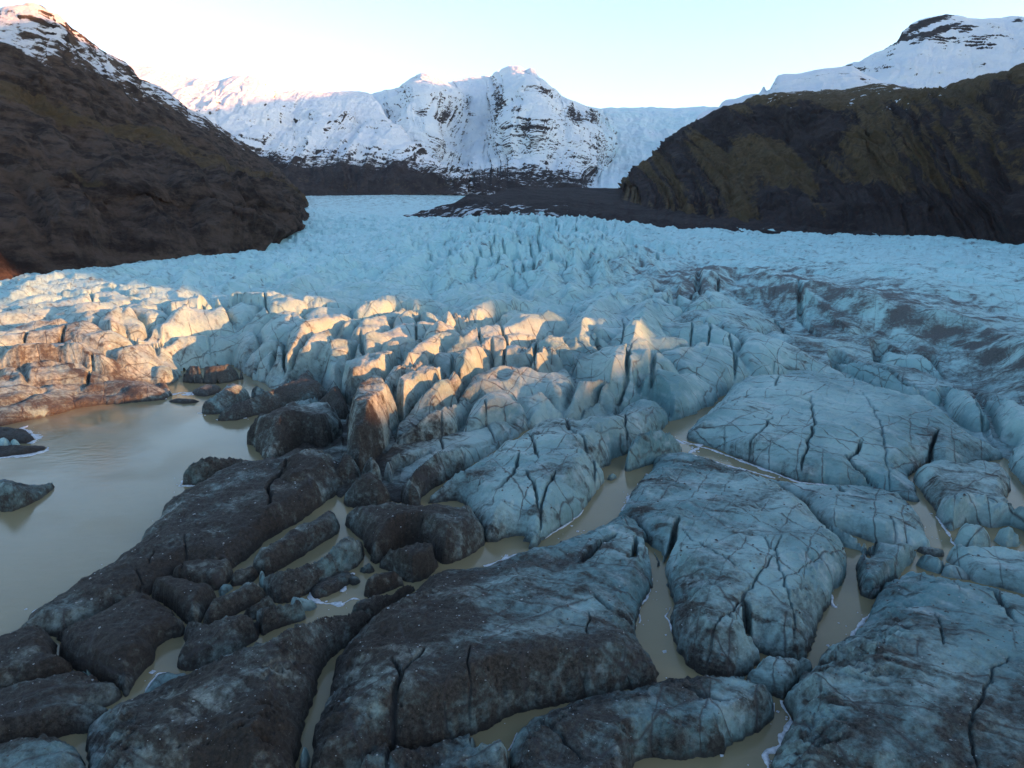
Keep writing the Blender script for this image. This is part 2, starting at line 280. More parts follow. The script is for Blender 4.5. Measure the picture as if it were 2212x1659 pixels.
B('ice_block','huge dark slab with a grey banded front face, largest block at bottom centre','ice block',B1_,
 [(600,372,1),(700,365,.6),(900,358,.3),(1080,302,.3),(1250,262),(1400,225),(1500,182),(1620,140),(1740,100),(1830,60),(1900,50,1),(2000,120,1.5),(2060,250,1.5),(2020,400),(2005,500),(1935,600),(1925,720),(1895,810),(1980,930),(2060,1040),(2055,1110),(1800,1165),(1600,1220),(1400,1240),(1200,1290),(1080,1320),(1000,1370),(880,1415),(720,1470),(600,1530),(450,1560),(330,1545),(290,1600),(200,1720),(-200,1800),(-200,1640),(-190,1500),(-140,1400),(-60,1150),(0,960),(120,830),(200,760),(300,620,1),(450,470,1.5)],4.6,2.8,
 [(500,1040,5),(250,1100,4.4),(900,930,5.2),(1300,890,4.8),(1750,850,4),(1990,990,2.6),(800,600,4.2),(1200,500,2.8),(1500,600,3.2),(900,400,1.2),(1500,280,1.6),(1800,250,2.8),(1900,500,2.2),(1850,700,2.4),(100,1300,3.6),(500,1300,3.4),(0,1150,3)],G_B)
B('ice_block','long dark brown ridge of dirty ice with a pale crest beside the huge slab','ice block',B0_,
 [(700,1900),(560,1750),(590,1540),(575,1430),(625,1380),(720,1315),(780,1262),(900,1215),(1100,1130),(1260,1075),(1400,1000),(1500,930,.5),(1700,800,2),(1900,720,2.5),(2050,655,2.5),(2212,610,2.5),(2330,660,1),(2450,720),(2330,830),(2212,885),(2140,960),(2085,1060),(2030,1200),(1990,1350),(1950,1450),(1920,1600),(1890,1900)],4.2,4.5,
 [(1000,1230,2.2),(1500,1000,4),(1800,830,5),(2100,700,4.6),(1200,1500,4.2),(1600,1300,5),(800,1450,3),(1850,1100,4.2),(1000,1600,3.5)],G_B)
B('ice_block','dark block with a pointed left end in the muddy pond at lower left','ice block',B0_,
 [(1150,975),(1200,1012),(1290,1015),(1400,972),(1500,930),(1690,812),(1700,740),(1640,690,.8),(1500,680,1),(1440,700,1),(1370,745,.8),(1240,750),(1205,800),(1240,860),(1180,930)],2.4,2.2,[(1500,850,2.6),(1250,950,1.6),(1600,750,2.4)],G_B)
B('ice_block','blocky grey lump broken by short dark slots at the pale-crested ridge','ice block',B0_,
 [(1655,690),(1705,800),(1800,742),(1990,690),(1975,650),(1900,635,.8),(1800,640,1),(1760,660,1)],2.0,1.2,(),G_B)
B('ice_block','grey-brown block right behind the pointed one, with a scalloped edge','ice block',B0_,
 [(1440,700),(1480,670,.5),(1640,610,1),(1760,535,1),(1812,590,1),(1808,635),(1750,655),(1660,690),(1540,690)],2.0,1.4,(),G_B)
B('ice_block','smooth dark oval block lying alone near the cracked brown slabs','ice block',B0_,
 [(1330,722),(1325,690),(1400,590),(1500,510,.8),(1620,450,.8),(1690,480,.6),(1710,530),(1755,535),(1640,600),(1440,695),(1385,728)],2.0,2.2,(),G_B)
B('ice_block','small squarish dark block at the near end of the narrow channel','ice block',B0_,
 [(1500,455),(1512,410,.5),(1620,370,.6),(1690,400),(1650,450),(1515,482)],1.4,1.2,(),G_B)
B('ice_chunk','pale wedge of ice between the oval block and the brown slabs','ice chunk',B0_,
 [(1415,515),(1440,480,.4),(1500,468,.4),(1512,495),(1430,552)],1.0,.6,(),G_S,dirt=.3,brown=0)
B('ice_chunk','tiny pale cube of ice in the gap behind the oval block','ice chunk',B0_,
 [(1665,375),(1700,360,.3),(1735,385),(1710,412),(1675,405)],.8,.5,(),G_S,dirt=.35,brown=0)
B('ice_chunk','small white-topped lump beside the rounded end of the grey sausage block','ice chunk',B0_,
 [(1680,470),(1690,420,.4),(1720,425),(1735,480),(1710,500)],1.0,.5,(),G_S,dirt=.4,brown=0)
B('ice_block','long rounded block with a pale grey top and a blunt left end','ice block',B0_,
 [(1730,450),(1740,420,.8),(1900,350,1.5),(2080,250,2),(2200,150,2),(2270,120,2),(2330,190,1),(2372,215),(2375,290),(2330,338),(2212,385),(2150,410),(2000,500),(1825,580),(1765,545)],3.0,2.6,[(1850,450,2.6),(2050,320,3.2),(2250,200,3.4)],G_B)
B('ice_block','dark brown narrow block along the near side of the thin channel','ice block',B0_,
 [(1650,375),(1640,310,.5),(1760,225,.8),(1900,130,.8),(2050,45,.8),(2160,-20,1),(2212,40,1),(2180,140),(2060,215),(1900,310),(1740,412),(1680,390)],2.4,2.2,(),G_B)
B('ice_block','largest dark brown slab along the lake shore, streaked with pale grey','ice block',B0_,
 [(110,790),(160,745),(230,650),(330,600),(440,530),(600,420),(780,332),(900,242),(990,120),(1060,60),(1080,-20),(1200,-100),(1350,-170),(1550,-260),(1750,-310,.5),(1900,-390,1),(1980,-410,1),(2100,-400,2),(2212,-330,1.5),(2300,-280),(2212,-150),(2050,-20),(1900,80),(1720,180),(1690,222),(1600,290),(1500,360),(1350,368),(1200,380),(1090,452),(960,525),(760,635),(580,725),(430,795),(300,770),(160,792)],2.6,4.5,
 [(400,650,1.6),(900,400,2.4),(1300,100,3),(1800,-100,3.6),(1500,200,2.6),(700,560,2),(2050,-200,3.6),(1250,330,2)],G_B)
B('ice_block','flat brown slab with a thin crack, boxed in by three straight cracks','ice block',B0_,
 [(1205,396),(1350,378),(1505,372),(1525,400),(1488,460),(1410,503),(1250,498),(1100,468)],2.0,1.2,(),G_B)
B('ice_block','brown slab narrowing to a corner, just left of the oval block','ice block',B0_,
 [(1090,488),(1250,516),(1398,527),(1410,560),(1340,650),(1290,738),(1245,738),(1105,618),(972,540)],2.2,1.4,(),G_B)
B('ice_block','broad dark brown slab between the long crack and the muddy pond','ice block',B0_,
 [(380,800),(450,815),(760,655),(945,562),(1085,638),(1232,745),(1195,795),(1100,810),(1020,862),(1012,960),(900,1060),(850,1160),(820,1178),(790,1130),(680,1070),(545,1018),(530,1005),(400,925),(408,850)],2.3,2.4,[(800,800,2.6),(1100,720,2.3),(500,880,2.2),(800,1050,1.7)],G_B)
B('ice_block','low dark slab at the left edge of the picture beside the lake','ice block',B0_,
 [(-300,1000),(0,880),(120,822),(260,785),(330,800),(390,870),(380,955),(525,1022),(440,1088),(280,1138),(150,1150),(0,1200),(-300,1300)],2.4,2.4,(),G_B)
B('ice_block','mixed dark and pale blue block at the lower left, its blue corner in the pond','ice block',B0_,
 [(290,1150),(440,1105),(540,1072),(620,1082),(700,1110),(780,1135),(800,1180),(720,1232),(620,1262),(720,1280),(712,1330),(570,1420),(480,1412),(300,1480),(100,1560),(0,1600),(-300,1650),(-300,1320),(0,1215),(150,1165)],2.6,2.2,[(200,1250,2.6),(500,1330,2.4),(650,1150,1.4),(0,1400,3)],G_B)
B('ice_block','grey-blue rounded block in the bottom left corner','ice block',B0_,
 [(-300,1700),(0,1605),(200,1545),(400,1490),(480,1500),(560,1570),(590,1680),(560,1950),(-300,2000)],2.6,2.4,(),G_B)
B('ice_chunk','low clean blue floe with a white rim in the muddy pond','ice chunk',B0_,
 [(910,1212),(1020,1052),(1110,1037),(1160,1047),(1262,1062),(1200,1102),(1100,1132),(960,1202)],.7,1.6,(),G_S,dirt=.35,brown=0)
B('ice_chunk','small white lump on the shadowed step between two dark slabs','ice chunk',B0_,
 [(515,1078),(560,1048,.5),(610,1055,.4),(622,1085),(590,1098),(540,1092)],1.3,.5,(),G_S,dirt=.25,brown=0)
B('ice_chunk','round white lump at the very bottom left corner','ice chunk',B0_,[(-30,1640),(20,1600,1.5),(90,1600,1.5),(130,1640,1),(120,1700),(-20,1710)],3.0,.8,(),G_S,dirt=.15,brown=0)
B('ice_chunk','narrow pale shard standing in the deep gap left of the huge slab','ice chunk',B0_,[(1935,1660),(1950,1590,.5),(1985,1560,.5),(2010,1600),(1990,1680),(1950,1700)],1.4,.4,(),G_S,dirt=.25,brown=0)
B('ice_block','dark rugged mass with an oval hollow between two channels','ice block',B1_,
 [(10,70),(120,-20,1.5),(300,-60,2),(420,-40,2),(640,-30,2),(760,-20,2),(820,10,1),(868,62),(940,150),(938,200),(850,265),(700,335),(655,342),(600,280),(555,240),(480,205),(400,215),(240,330),(212,320),(170,220),(100,140)],3.8,2.4,[(300,100,4.4),(600,80,4.4),(800,150,3.6),(150,100,3)],G_B)
B('ice_block','jumble of dark broken ice just behind the left end of the huge slab','ice block',B1_,
 [(235,350),(320,290,1),(400,222,1.5),(480,212,1.5),(550,245,1.5),(640,345),(600,380),(560,420),(470,455),(400,440),(330,380)],2.6,1.2,(),G_B,rough=1.2)
B('ice_block','grey-blue weathered knob at the edge of the foamy pond','ice block',B1_,
 [(148,540),(150,475,.5),(230,400,1),(330,370,1.2),(395,415,1),(440,455),(330,495),(200,548)],1.8,1.4,(),G_B)
B('ice_block','low bluish ledge at the far tip of the pale-crested ridge','ice block',B1_,
 [(60,690),(90,610,.6),(150,560,1),(290,530,1),(400,470,.8),(500,460,.5),(420,540),(320,610),(200,700)],1.7,1.6,(),G_B)
B('ice_chunk','dark rounded lump in the foamy pond','ice chunk',B1_,[(115,385),(150,345,.6),(190,335,.6),(222,378),(180,398),(140,398)],1.0,.8,(),G_S)
B('ice_chunk','flat dark floe fragment in the foamy pond','ice chunk',B1_,[(35,460),(60,410),(110,425),(125,455),(80,480)],.35,.6,(),G_S,dirt=.7,brown=0)
B('ice_chunk','low dark floe ringed by white foam in the pond','ice chunk',B0_,
 [(2012,520),(2060,465),(2170,410),(2260,380),(2300,440),(2212,505),(2100,552),(2030,562)],.6,1.0,(),G_S,dirt=.75,brown=0)
B('ice_chunk','pale angular block floating between the foam and the grey-brown block','ice chunk',B0_,
 [(1870,620),(1885,570,.4),(1960,575,.4),(2060,610),(2020,640),(1930,645)],.9,.6,(),G_S,dirt=.3,brown=0)
B('ice_block','wide blue-grey slab criss-crossed by thin cracks left of the winding channel','ice block',B1_,
 [(940,182),(872,62),(840,-10),(790,-60),(720,-75),(560,-60),(560,-110,1),(700,-200,1),(830,-290,1.5),(1000,-410,2),(1110,-490,3),(1250,-570,3),(1400,-600,3),(1470,-660,4),(1600,-640,5),(1750,-700,5),(1850,-790,5),(2000,-785,4),(2050,-700,2),(2120,-590),(2080,-530),(1950,-458),(1860,-378),(1750,-350),(1740,-310),(1650,-258),(1700,-200),(1640,-110),(1570,-20),(1500,50),(1400,110),(1312,170),(1230,182),(1190,150),(1100,152),(1000,182)],5.0,4.0,
 [(1000,0,4.0),(1300,0,4.2),(1200,-250,5),(900,-200,4),(1500,-350,5.5),(1800,-600,6.5),(1500,-560,6),(1600,-150,3.5),(2000,-600,4.5),(1100,-400,4.6),(700,-80,2)],G_B)
B('ice_block','long dirty sausage of ice with a dark lower flank, above the rugged mass','ice block',B1_,
 [(395,-60),(390,-110),(400,-180,1.5),(440,-270,2.5),(600,-385,3),(800,-455,3),(1000,-515,3),(1105,-508,2),(1085,-475),(920,-355),(820,-290),(700,-215),(560,-135),(520,-100),(520,-30),(440,-20)],4.4,3.6,[(450,-180,4.8),(700,-330,5),(950,-440,4.4)],G_B)
B('ice_block','rounded block with a sunlit top edge and a small dark hole in its flank','ice block',C1,
 [(320,1245),(345,1180,2),(400,1120,3),(520,1045,4),(620,1000,4),(740,940,4),(800,920,4),(870,945,3),(895,985,2),(780,1120),(740,1190),(650,1220),(540,1250),(400,1262)],5.2,4.0,[(450,1120,5.5),(620,1060,6),(780,980,6)],G_B)
B('ice_fin','tall dark fin with an orange sunlit tip above black sides','ice fin',C1,
 [(30,1300),(60,1130,1),(80,1010,3),(120,950,4),(200,905,5),(285,898,5),(315,950,3),(335,1060,0),(370,1110),(320,1190),(300,1260),(200,1370),(130,1415),(70,1390)],8.5,2.6,[(180,950,9.5),(265,930,9.8),(110,1080,7),(200,1250,3.5)],G_B,slope=False)
B('ice_fin','block-shaped fin with an orange top, second from the left of the sunlit trio','ice fin',C1,
 [(352,1062),(372,960,2),(400,885,4),(500,805,5),(570,792,5),(620,850,3),(665,925,0),(690,945),(600,1010),(480,1065),(400,1100)],8.5,2.4,[(440,880,9),(560,830,10),(500,1000,5)],G_B,slope=False)
B('ice_fin','broad sunlit orange block, leftmost and widest of the trio of fins','ice fin',C1,
 [(0,920),(8,830,3),(50,775,4),(150,725,5),(300,698,5.5),(366,712,5),(378,800,2),(392,860),(340,900),(250,940),(100,985),(50,980)],9,2.6,[(60,810,9),(200,755,10.5),(330,730,11),(150,900,5)],G_B,slope=False)
B('ice_block','dark mass with one sharp sunlit peak at the head of the lake','ice block',C0,
 [(1590,1215),(1650,1150,1),(1700,1100,2),(1800,1010,3),(1850,930,4),(1890,905,5),(1970,935,4),(2000,955,4),(2130,945,4),(2200,1000,3),(2230,1100,1),(2212,1180),(2120,1260),(2020,1235),(1940,1235),(1850,1300),(1740,1350),(1700,1280),(1640,1225)],5.2,2.8,[(1905,935,9),(1890,960,8.5),(1830,1070,6),(2080,1020,4.6),(2100,1180,3.6),(1750,1200,3),(1980,1000,5.5)],G_B)
B('ice_block','rounded dark lobe with a grey cap standing in the lake inlet','ice block',C0,
 [(1312,1012),(1325,950,1),(1400,875,2.5),(1425,825,3),(1500,792,4),(1600,800,4),(1700,835,3),(1720,860,1),(1650,905),(1560,965),(1500,1000),(1430,1022),(1350,1026)],3.8,3.4,(),G_B,dirt=.6,brown=.0)
B('ice_block','long dark lobe sloping down into the inlet, right of the grey-capped one','ice block',C0,
 [(1412,1062),(1465,1015,.5),(1560,950,2),(1700,880,3),(1850,795,4),(1960,710,5),(2040,705,5),(2070,800,3),(2150,885,2),(2000,960,1),(1840,980),(1780,1012),(1650,1032),(1540,1060),(1450,1066)],5.2,3.6,[(1600,960,3),(1850,860,4.4),(1990,760,5.5)],G_B,dirt=.72,brown=.0)
B('ice_block','black block wedged below the sunlit fins, above the lake','ice block',C1,
 [(-150,1010),(-130,880,4),(-60,800,5),(-10,770,5),(10,860,3),(60,1000,1),(40,1080),(-60,1060)],5.5,3.0,(),G_B,dirt=.9,brown=.3)
B('ice_block','dark rounded shoulder on the lake shore with a pale blue foot','ice block',C0,
 [(1178,1472),(1230,1425,.5),(1330,1375,1.5),(1400,1300,3),(1500,1240,4),(1560,1218,4),(1640,1240,4),(1700,1285,3),(1735,1345,1),(1600,1400),(1460,1460),(1375,1482),(1225,1482)],4.6,3.4,(),G_B)
B('ice_block','steep dark buttress between the sharp peak and the shoreline slab','ice block',C0,
 [(1740,1480),(1770,1380,2),(1850,1290,3),(1960,1190,4),(2060,1180,4),(2180,1260,3),(2240,1330,2),(2250,1430),(2190,1540),(2050,1600),(1850,1640),(1750,1580)],4.6,4,(),G_B)
B('ice_block','pile of dark lumps between the tall fin and the brown mound','ice block',C1,
 [(-60,1500),(-40,1380,1),(30,1290,2),(110,1350,2),(180,1420,2),(240,1370,3),(330,1260,3),(420,1250,3),(560,1250,2),(420,1330,1.5),(360,1400),(330,1500),(250,1400,1),(160,1440),(60,1480)],3.6,2.0,(),G_B,rough=1.2)
B('ice_block','brown mound shaped like a loaf beside the thin channel','ice block',C1,
 [(15,1600),(110,1500,1),(140,1420,2.5),(230,1395,3),(290,1430,3),(325,1500,2),(335,1600),(280,1650),(120,1640)],4.4,2.6,(),G_B)
B('iceberg','grey iceberg with a paler foot floating at the left edge of the lake','iceberg',C0,
 [(-60,1600),(-40,1510,1),(50,1445,2),(180,1428,2.5),(270,1452,1.5),(350,1455,.8),(366,1490),(300,1550),(220,1600),(100,1645),(20,1655)],3.6,2.2,[(120,1490,4.4),(310,1490,1.4),(30,1540,4.2)],None,slope=False,dirt=.55,brown=0)
B('silt_bank','low spit of dark silt reaching into the lake from the left','silt bank',C0,[(-300,1090),(0,1120),(110,1125),(180,1140),(238,1188),(180,1215),(60,1200),(-300,1200)],.9,2.5,(),None,dirt=.95,brown=.5)
B('silt_bank','second low dark spit, just below the lumps of pale ice','silt bank',C0,[(-300,1240),(0,1232),(150,1232),(290,1232),(300,1250),(200,1282),(0,1305),(-300,1330)],.6,2.0,(),None,dirt=.95,brown=.5)
B('ice_chunk','pale blue lump stranded on the silt spit, left one of the pair','ice chunk',C0,[(-30,1235),(0,1200,.6),(40,1192,.6),(70,1215),(55,1245),(10,1248)],1.3,.8,(),G_S,dirt=.1,brown=0)
B('ice_chunk','pale blue lump stranded on the silt spit, right one of the pair','ice chunk',C0,[(55,1240),(75,1200,.6),(110,1195,.6),(140,1222),(120,1242)],1.3,.8,(),G_S,dirt=.12,brown=0)
B('ice_block','flat-topped dark block across the narrow upper pool','ice block',C0,[(1150,812),(1185,760,2),(1250,725,3),(1400,725,3),(1520,712,3),(1565,750,2),(1580,785),(1500,815),(1400,828),(1250,822)],4.0,1.8,(),G_B,dirt=.78,brown=.1)
B('ice_floe','thin dark floe in the neck between the lake and the upper pool','ice floe',C0,[(1080,945),(1150,930),(1240,932),(1300,940),(1270,952),(1180,958)],.35,1.2,(),None,dirt=.8,brown=0)
B('ice_floe','low dark tongue of ice at the mouth of the upper pool','ice floe',C0,[(1240,885),(1330,860),(1440,850),(1420,890),(1330,912),(1270,905)],.9,1.6,(),None,dirt=.85,brown=.1)
B('iceberg','ragged heap of pale angular ice in the bend of the winding channel','iceberg',C1,
 [(1830,1390),(1850,1300,.8),(1950,1215,2),(2040,1175,2.5),(2115,1155,3),(2180,1210,1.5),(2215,1245),(2190,1290),(2100,1312),(2000,1350),(1870,1392)],2.8,1.8,[(1930,1300,3),(2080,1210,4),(2150,1260,2.5)],None,dirt=.3,brown=0,rough=1.6)
B('ice_chunk','tiny rounded lump afloat near the left bank of the winding channel','ice chunk',C1,[(1710,1450),(1720,1425,.5),(1765,1412,.5),(1785,1435),(1750,1452)],1.0,.8,(),G_S,dirt=.4,brown=0)
B('ice_block','vast smooth blue slab with a steep front over the thin channel','ice block',C2,
 [(0,1180),(170,1050),(255,965),(345,880),(450,830,2),(560,760,4),(700,740,4),(900,760,4),(1090,790,4),(1300,850,4),(1500,925,3),(1630,975,2),(1655,1020,1),(1750,1090,1),(1850,1180,.5),(1990,1270),(2090,1310),(1980,1325),(1850,1375),(1700,1395),(1560,1350),(1500,1400),(1450,1425),(1480,1480),(1550,1602),(1340,1560),(1230,1510),(1050,1490),(750,1460),(600,1400),(450,1345),(200,1240)],5.2,4.6,
 [(200,1130,3.4),(500,950,5.5),(500,1230,4.2),(900,1050,5.6),(900,1350,3.6),(1300,1000,5.4),(1300,1400,2.6),(1700,1150,4),(700,800,6.5),(1200,850,6),(1450,1530,1.4),(1900,1270,2.2)],G_B)
B('ice_block','dirty grey slab split by two black clefts, by the right edge','ice block',C2,
 [(1475,1430),(1560,1400),(1600,1370),(1750,1408),(1900,1395),(2060,1420),(2112,1500),(2080,1550),(2090,1620),(2140,1690),(2000,1730),(1900,1680),(1800,1675),(1740,1760),(1700,1735),(1640,1660),(1600,1600),(1560,1560)],2.8,1.8,(),G_B)
B('ice_block','long tapering slab of pale banded ice beside the muddy channel on the right','ice block',B2_,
 [(815,-20),(760,-80),(680,-130),(600,-170),(450,-215),(740,-182),(900,-160),(1160,-142),(1330,-100),(1430,-50),(1500,30),(1595,215),(1480,228),(1290,198),(1170,160),(1060,122),(960,112),(885,80),(850,30)],3.0,2.4,[(1000,0,3),(1300,80,2.8),(1500,180,1.6),(700,-150,1.4)],G_B)
B('ice_block','big lobed slab marked by a cross of dark cracks, in the middle right','ice block',B2_,
 [(-130,250),(-190,150,1.5),(-280,60,1.5),(-400,40),(-440,40),(-380,-10),(-350,-90),(-260,-200),(-190,-262),(-190,-320),(-60,-345),(60,-330),(200,-290),(430,-215),(560,-165),(660,-110),(740,-60),(800,0),(845,60),(880,110),(960,190),(1040,245),(1052,300),(1052,400),(1035,470),(970,510),(950,600),(900,632),(880,700),(850,850),(800,940),(740,975),(640,950),(490,912),(515,970),(420,1052),(290,1085),(100,1050),(20,980),(-20,900),(-60,800),(-90,680),(-40,600),(-70,560),(-110,450),(-140,320)],4.2,3.6,
 [(0,0,3.5),(400,0,3.6),(300,300,4.6),(700,300,4.2),(900,420,3.8),(300,600,4.6),(650,600,4.2),(150,850,3.8),(650,850,3.4),(-20,400,3.8),(-250,-50,2),(-100,120,3),(0,-200,2.2)],G_B)
B('ice_block','pale knobbly block like a boot between two muddy pools on the right','ice block',B2_,
 [(1112,335),(1160,300,.5),(1225,285,1),(1240,240,1.2),(1180,205,1.5),(1140,240),(1050,222),(960,178),(905,118),(1000,126,.8),(1110,170,1),(1260,205,1.5),(1480,240,1),(1515,255),(1490,312),(1440,348),(1390,432),(1330,442),(1270,540),(1210,556),(1140,532),(1120,430)],2.4,1.5,(),G_B)
B('ice_block','wide dark-to-blue slab that fills the bottom right corner','ice block',B2_,
 [(855,1010),(900,960),(1010,890),(1100,800),(1165,740),(1220,650),(1250,580),(1290,505),(1400,432,.5),(1500,380,1),(1700,430,1),(1880,462,1),(2000,492,1),(2120,525,1),(2250,560,1),(2600,620),(4300,1100),(4300,2300),(560,2000),(570,1660),(560,1590),(625,1560),(645,1460),(700,1370),(700,1330),(645,1230),(672,1190),(760,1110),(840,1082)],4.4,4.5,
 [(1400,550,3.4),(1500,900,4.6),(2000,600,3.6),(1000,1200,3.6),(1500,1400,5),(2000,1200,5),(900,1600,4),(2200,900,4.2)],G_B)
B('ice_block','pale flat slab at the right edge with a bright blue side','ice block',B2_,
 [(1690,300),(1705,262,.4),(1850,252,.8),(2212,272,1),(2600,300,1),(2600,640),(2400,585),(2212,525),(2050,482),(1880,448),(1790,380)],2.2,1.6,(),G_B)
B('ice_chunk','small square pale block, left one of two beside the flat pale slab','ice chunk',B2_,[(1500,335),(1560,318,.4),(1700,322,.4),(1672,402),(1570,372)],1.2,.8,(),G_S,dirt=.2,brown=0)
B('ice_chunk','small triangular pale block, right one of two beside the flat pale slab','ice chunk',B2_,[(1692,345),(1760,375,.3),(1872,442),(1760,432),(1672,410)],1.1,.7,(),G_S,dirt=.2,brown=0)
B('ice_chunk','flat grey plate across the end of the right-hand channel','ice chunk',B2_,[(1512,255),(1540,228,.3),(1620,235,.3),(1700,258),(1690,292),(1600,288)],.6,.6,(),G_S,dirt=.6,brown=.2)
B('ice_block','rounded pale cube of ice with a dark underside, beside the right-hand channel','ice block',B2_,[(1755,200),(1758,150,.8),(1795,90,1.8),(1880,78,2),(1985,112,1.8),(1995,190,.5),(1950,245),(1850,245),(1790,225)],2.8,1.3,(),G_B,dirt=.15,brown=0)
B('ice_block','second rounded pale cube, nearest the right edge','ice block',B2_,[(2010,180),(2015,125,1),(2080,85,2),(2180,112,2),(2202,170,.5),(2160,220),(2070,222)],2.6,1.2,(),G_B,dirt=.12,brown=0)
B('ice_block','crumbled pale ice piled behind the two cubes','ice block',B2_,[(1630,0),(1700,-50),(1800,-60,1),(1950,-40,1.5),(2212,20,1.5),(2500,60,1),(2500,200),(2260,190),(2200,110),(2100,80),(2000,100),(1900,72),(1790,88),(1735,120),(1690,90)],2.4,1.3,(),G_B,dirt=.25,rough=1.6)
B('ice_block','dark speckled slab with a grey-blue far corner, below the huge slab','ice block',B2_,
 [(-1130,1545),(-1080,1430),(-960,1352),(-800,1272),(-600,1222),(-400,1182),(-160,1125),(0,1110),(150,1098),(300,1098),(430,1132),(500,1192),(590,1232),(580,1312),(490,1390),(330,1450),(230,1540),(90,1557),(-10,1577),(-120,1560),(-230,1552),(-300,1590),(-370,1680),(-450,1950),(-1050,1950),(-1110,1650)],2.6,3.0,[(-700,1400,2.6),(-200,1300,3),(300,1200,2.6),(-900,1550,2.2),(100,1420,2.4)],G_B)
B('ice_block','cracked brown rubble along the bottom edge under the huge slab','ice block',B1_,
 [(110,1680),(230,1592),(330,1570),(450,1590),(600,1545),(700,1490),(850,1445),(880,1520),(855,1560),(960,1582),(1080,1572),(1090,1640),(1040,2000),(60,2000)],1.6,1.4,(),G_B,rough=1.2)
B('ice_block','grey rubble heap joining the cross-cracked slab and the bottom right slab','ice block',B2_,
 [(395,1092),(440,1045,.3),(560,980,.5),(650,985,.5),(685,1025,.3),(760,1000,.3),(830,1040),(850,1085),(760,1108),(672,1185),(640,1208),(500,1150),(440,1125)],1.5,1.0,(),G_B,rough=1.0)
B('ice_chunk','bright white lump on the mud under the cross-cracked slab','ice chunk',B2_,[(288,1088),(310,1062,.3),(345,1066,.3),(408,1052,.3),(412,1075),(345,1105),(300,1106)],.9,.5,(),G_S,dirt=.05,brown=0)
B('ice_chunk','pale lump hanging in the cleft of the huge slab front','ice chunk',B1_,[(335,1150),(345,1105,2.2),(372,1110,2.2),(390,1150,2),(370,1180,1.4)],3.9,.35,(),G_S,dirt=.1,brown=0)
B('ice_chunk','broken grey ice cluster in the channel at the foot of the criss-crossed slab','ice chunk',B1_,[(1170,185),(1225,150,.3),(1300,175),(1270,230),(1210,245),(1230,200)],.6,.7,(),G_S,dirt=.4,brown=0,rough=.8)
B('ice_chunk','pale square fragment under the cleft at the bottom edge','ice chunk',B1_,[(330,1520),(345,1480,.4),(440,1480,.4),(450,1530),(390,1560)],1.3,.5,(),G_S,dirt=.35,brown=.3)
B('ice_chunk','small brown fragment next to the pale square one at the bottom edge','ice chunk',B1_,[(452,1560),(470,1535,.4),(510,1540,.4),(505,1580),(465,1590)],1.2,.4,(),G_S,dirt=.6,brown=.5)
B('ice_block','long rounded blue ridge on the near side of the small upper pool','ice block',C2,
 [(985,740),(1020,712,4),(1100,715,4),(1300,765,4),(1500,830,4),(1660,868,3),(1688,930,1),(1660,990),(1560,965),(1450,900),(1200,812),(1060,770)],5.0,3.0,(),G_B,dirt=.08,brown=0)
B('ice_block','smooth blue hump beside the deep cleft at the right','ice block',C2,
 [(1690,930),(1700,825,4),(1800,810,5),(1870,840,5),(1910,920,3),(1960,1030,2),(1985,1140),(1900,1165),(1820,1130),(1740,1060),(1685,1000)],5.2,3.0,(),G_B,dirt=.07,brown=0)
B('ice_block','row of blue rounded humps running out of the right edge','ice block',C2,
 [(1885,850,3),(2050,860,5),(2212,920,5),(2500,1030,5),(2700,1500),(2300,1560),(2212,1480),(2130,1400),(2110,1330),(2150,1250),(2060,1220),(2005,1130),(1975,1040),(1925,930,1)],4.6,3.0,[(2000,960,5.4),(2120,1120,4.6),(2250,1250,4.2),(2100,980,5.4)],G_B,dirt=.12,brown=0)
B('ice_block','low blue ledge behind the small upper pool','ice block',C2,
 [(1260,690),(1290,665,4),(1400,668,4),(1600,690,4),(1720,770,3),(1700,815,1),(1640,800),(1580,745),(1440,738),(1330,715)],4.4,2.0,(),G_B,dirt=.06,brown=0)
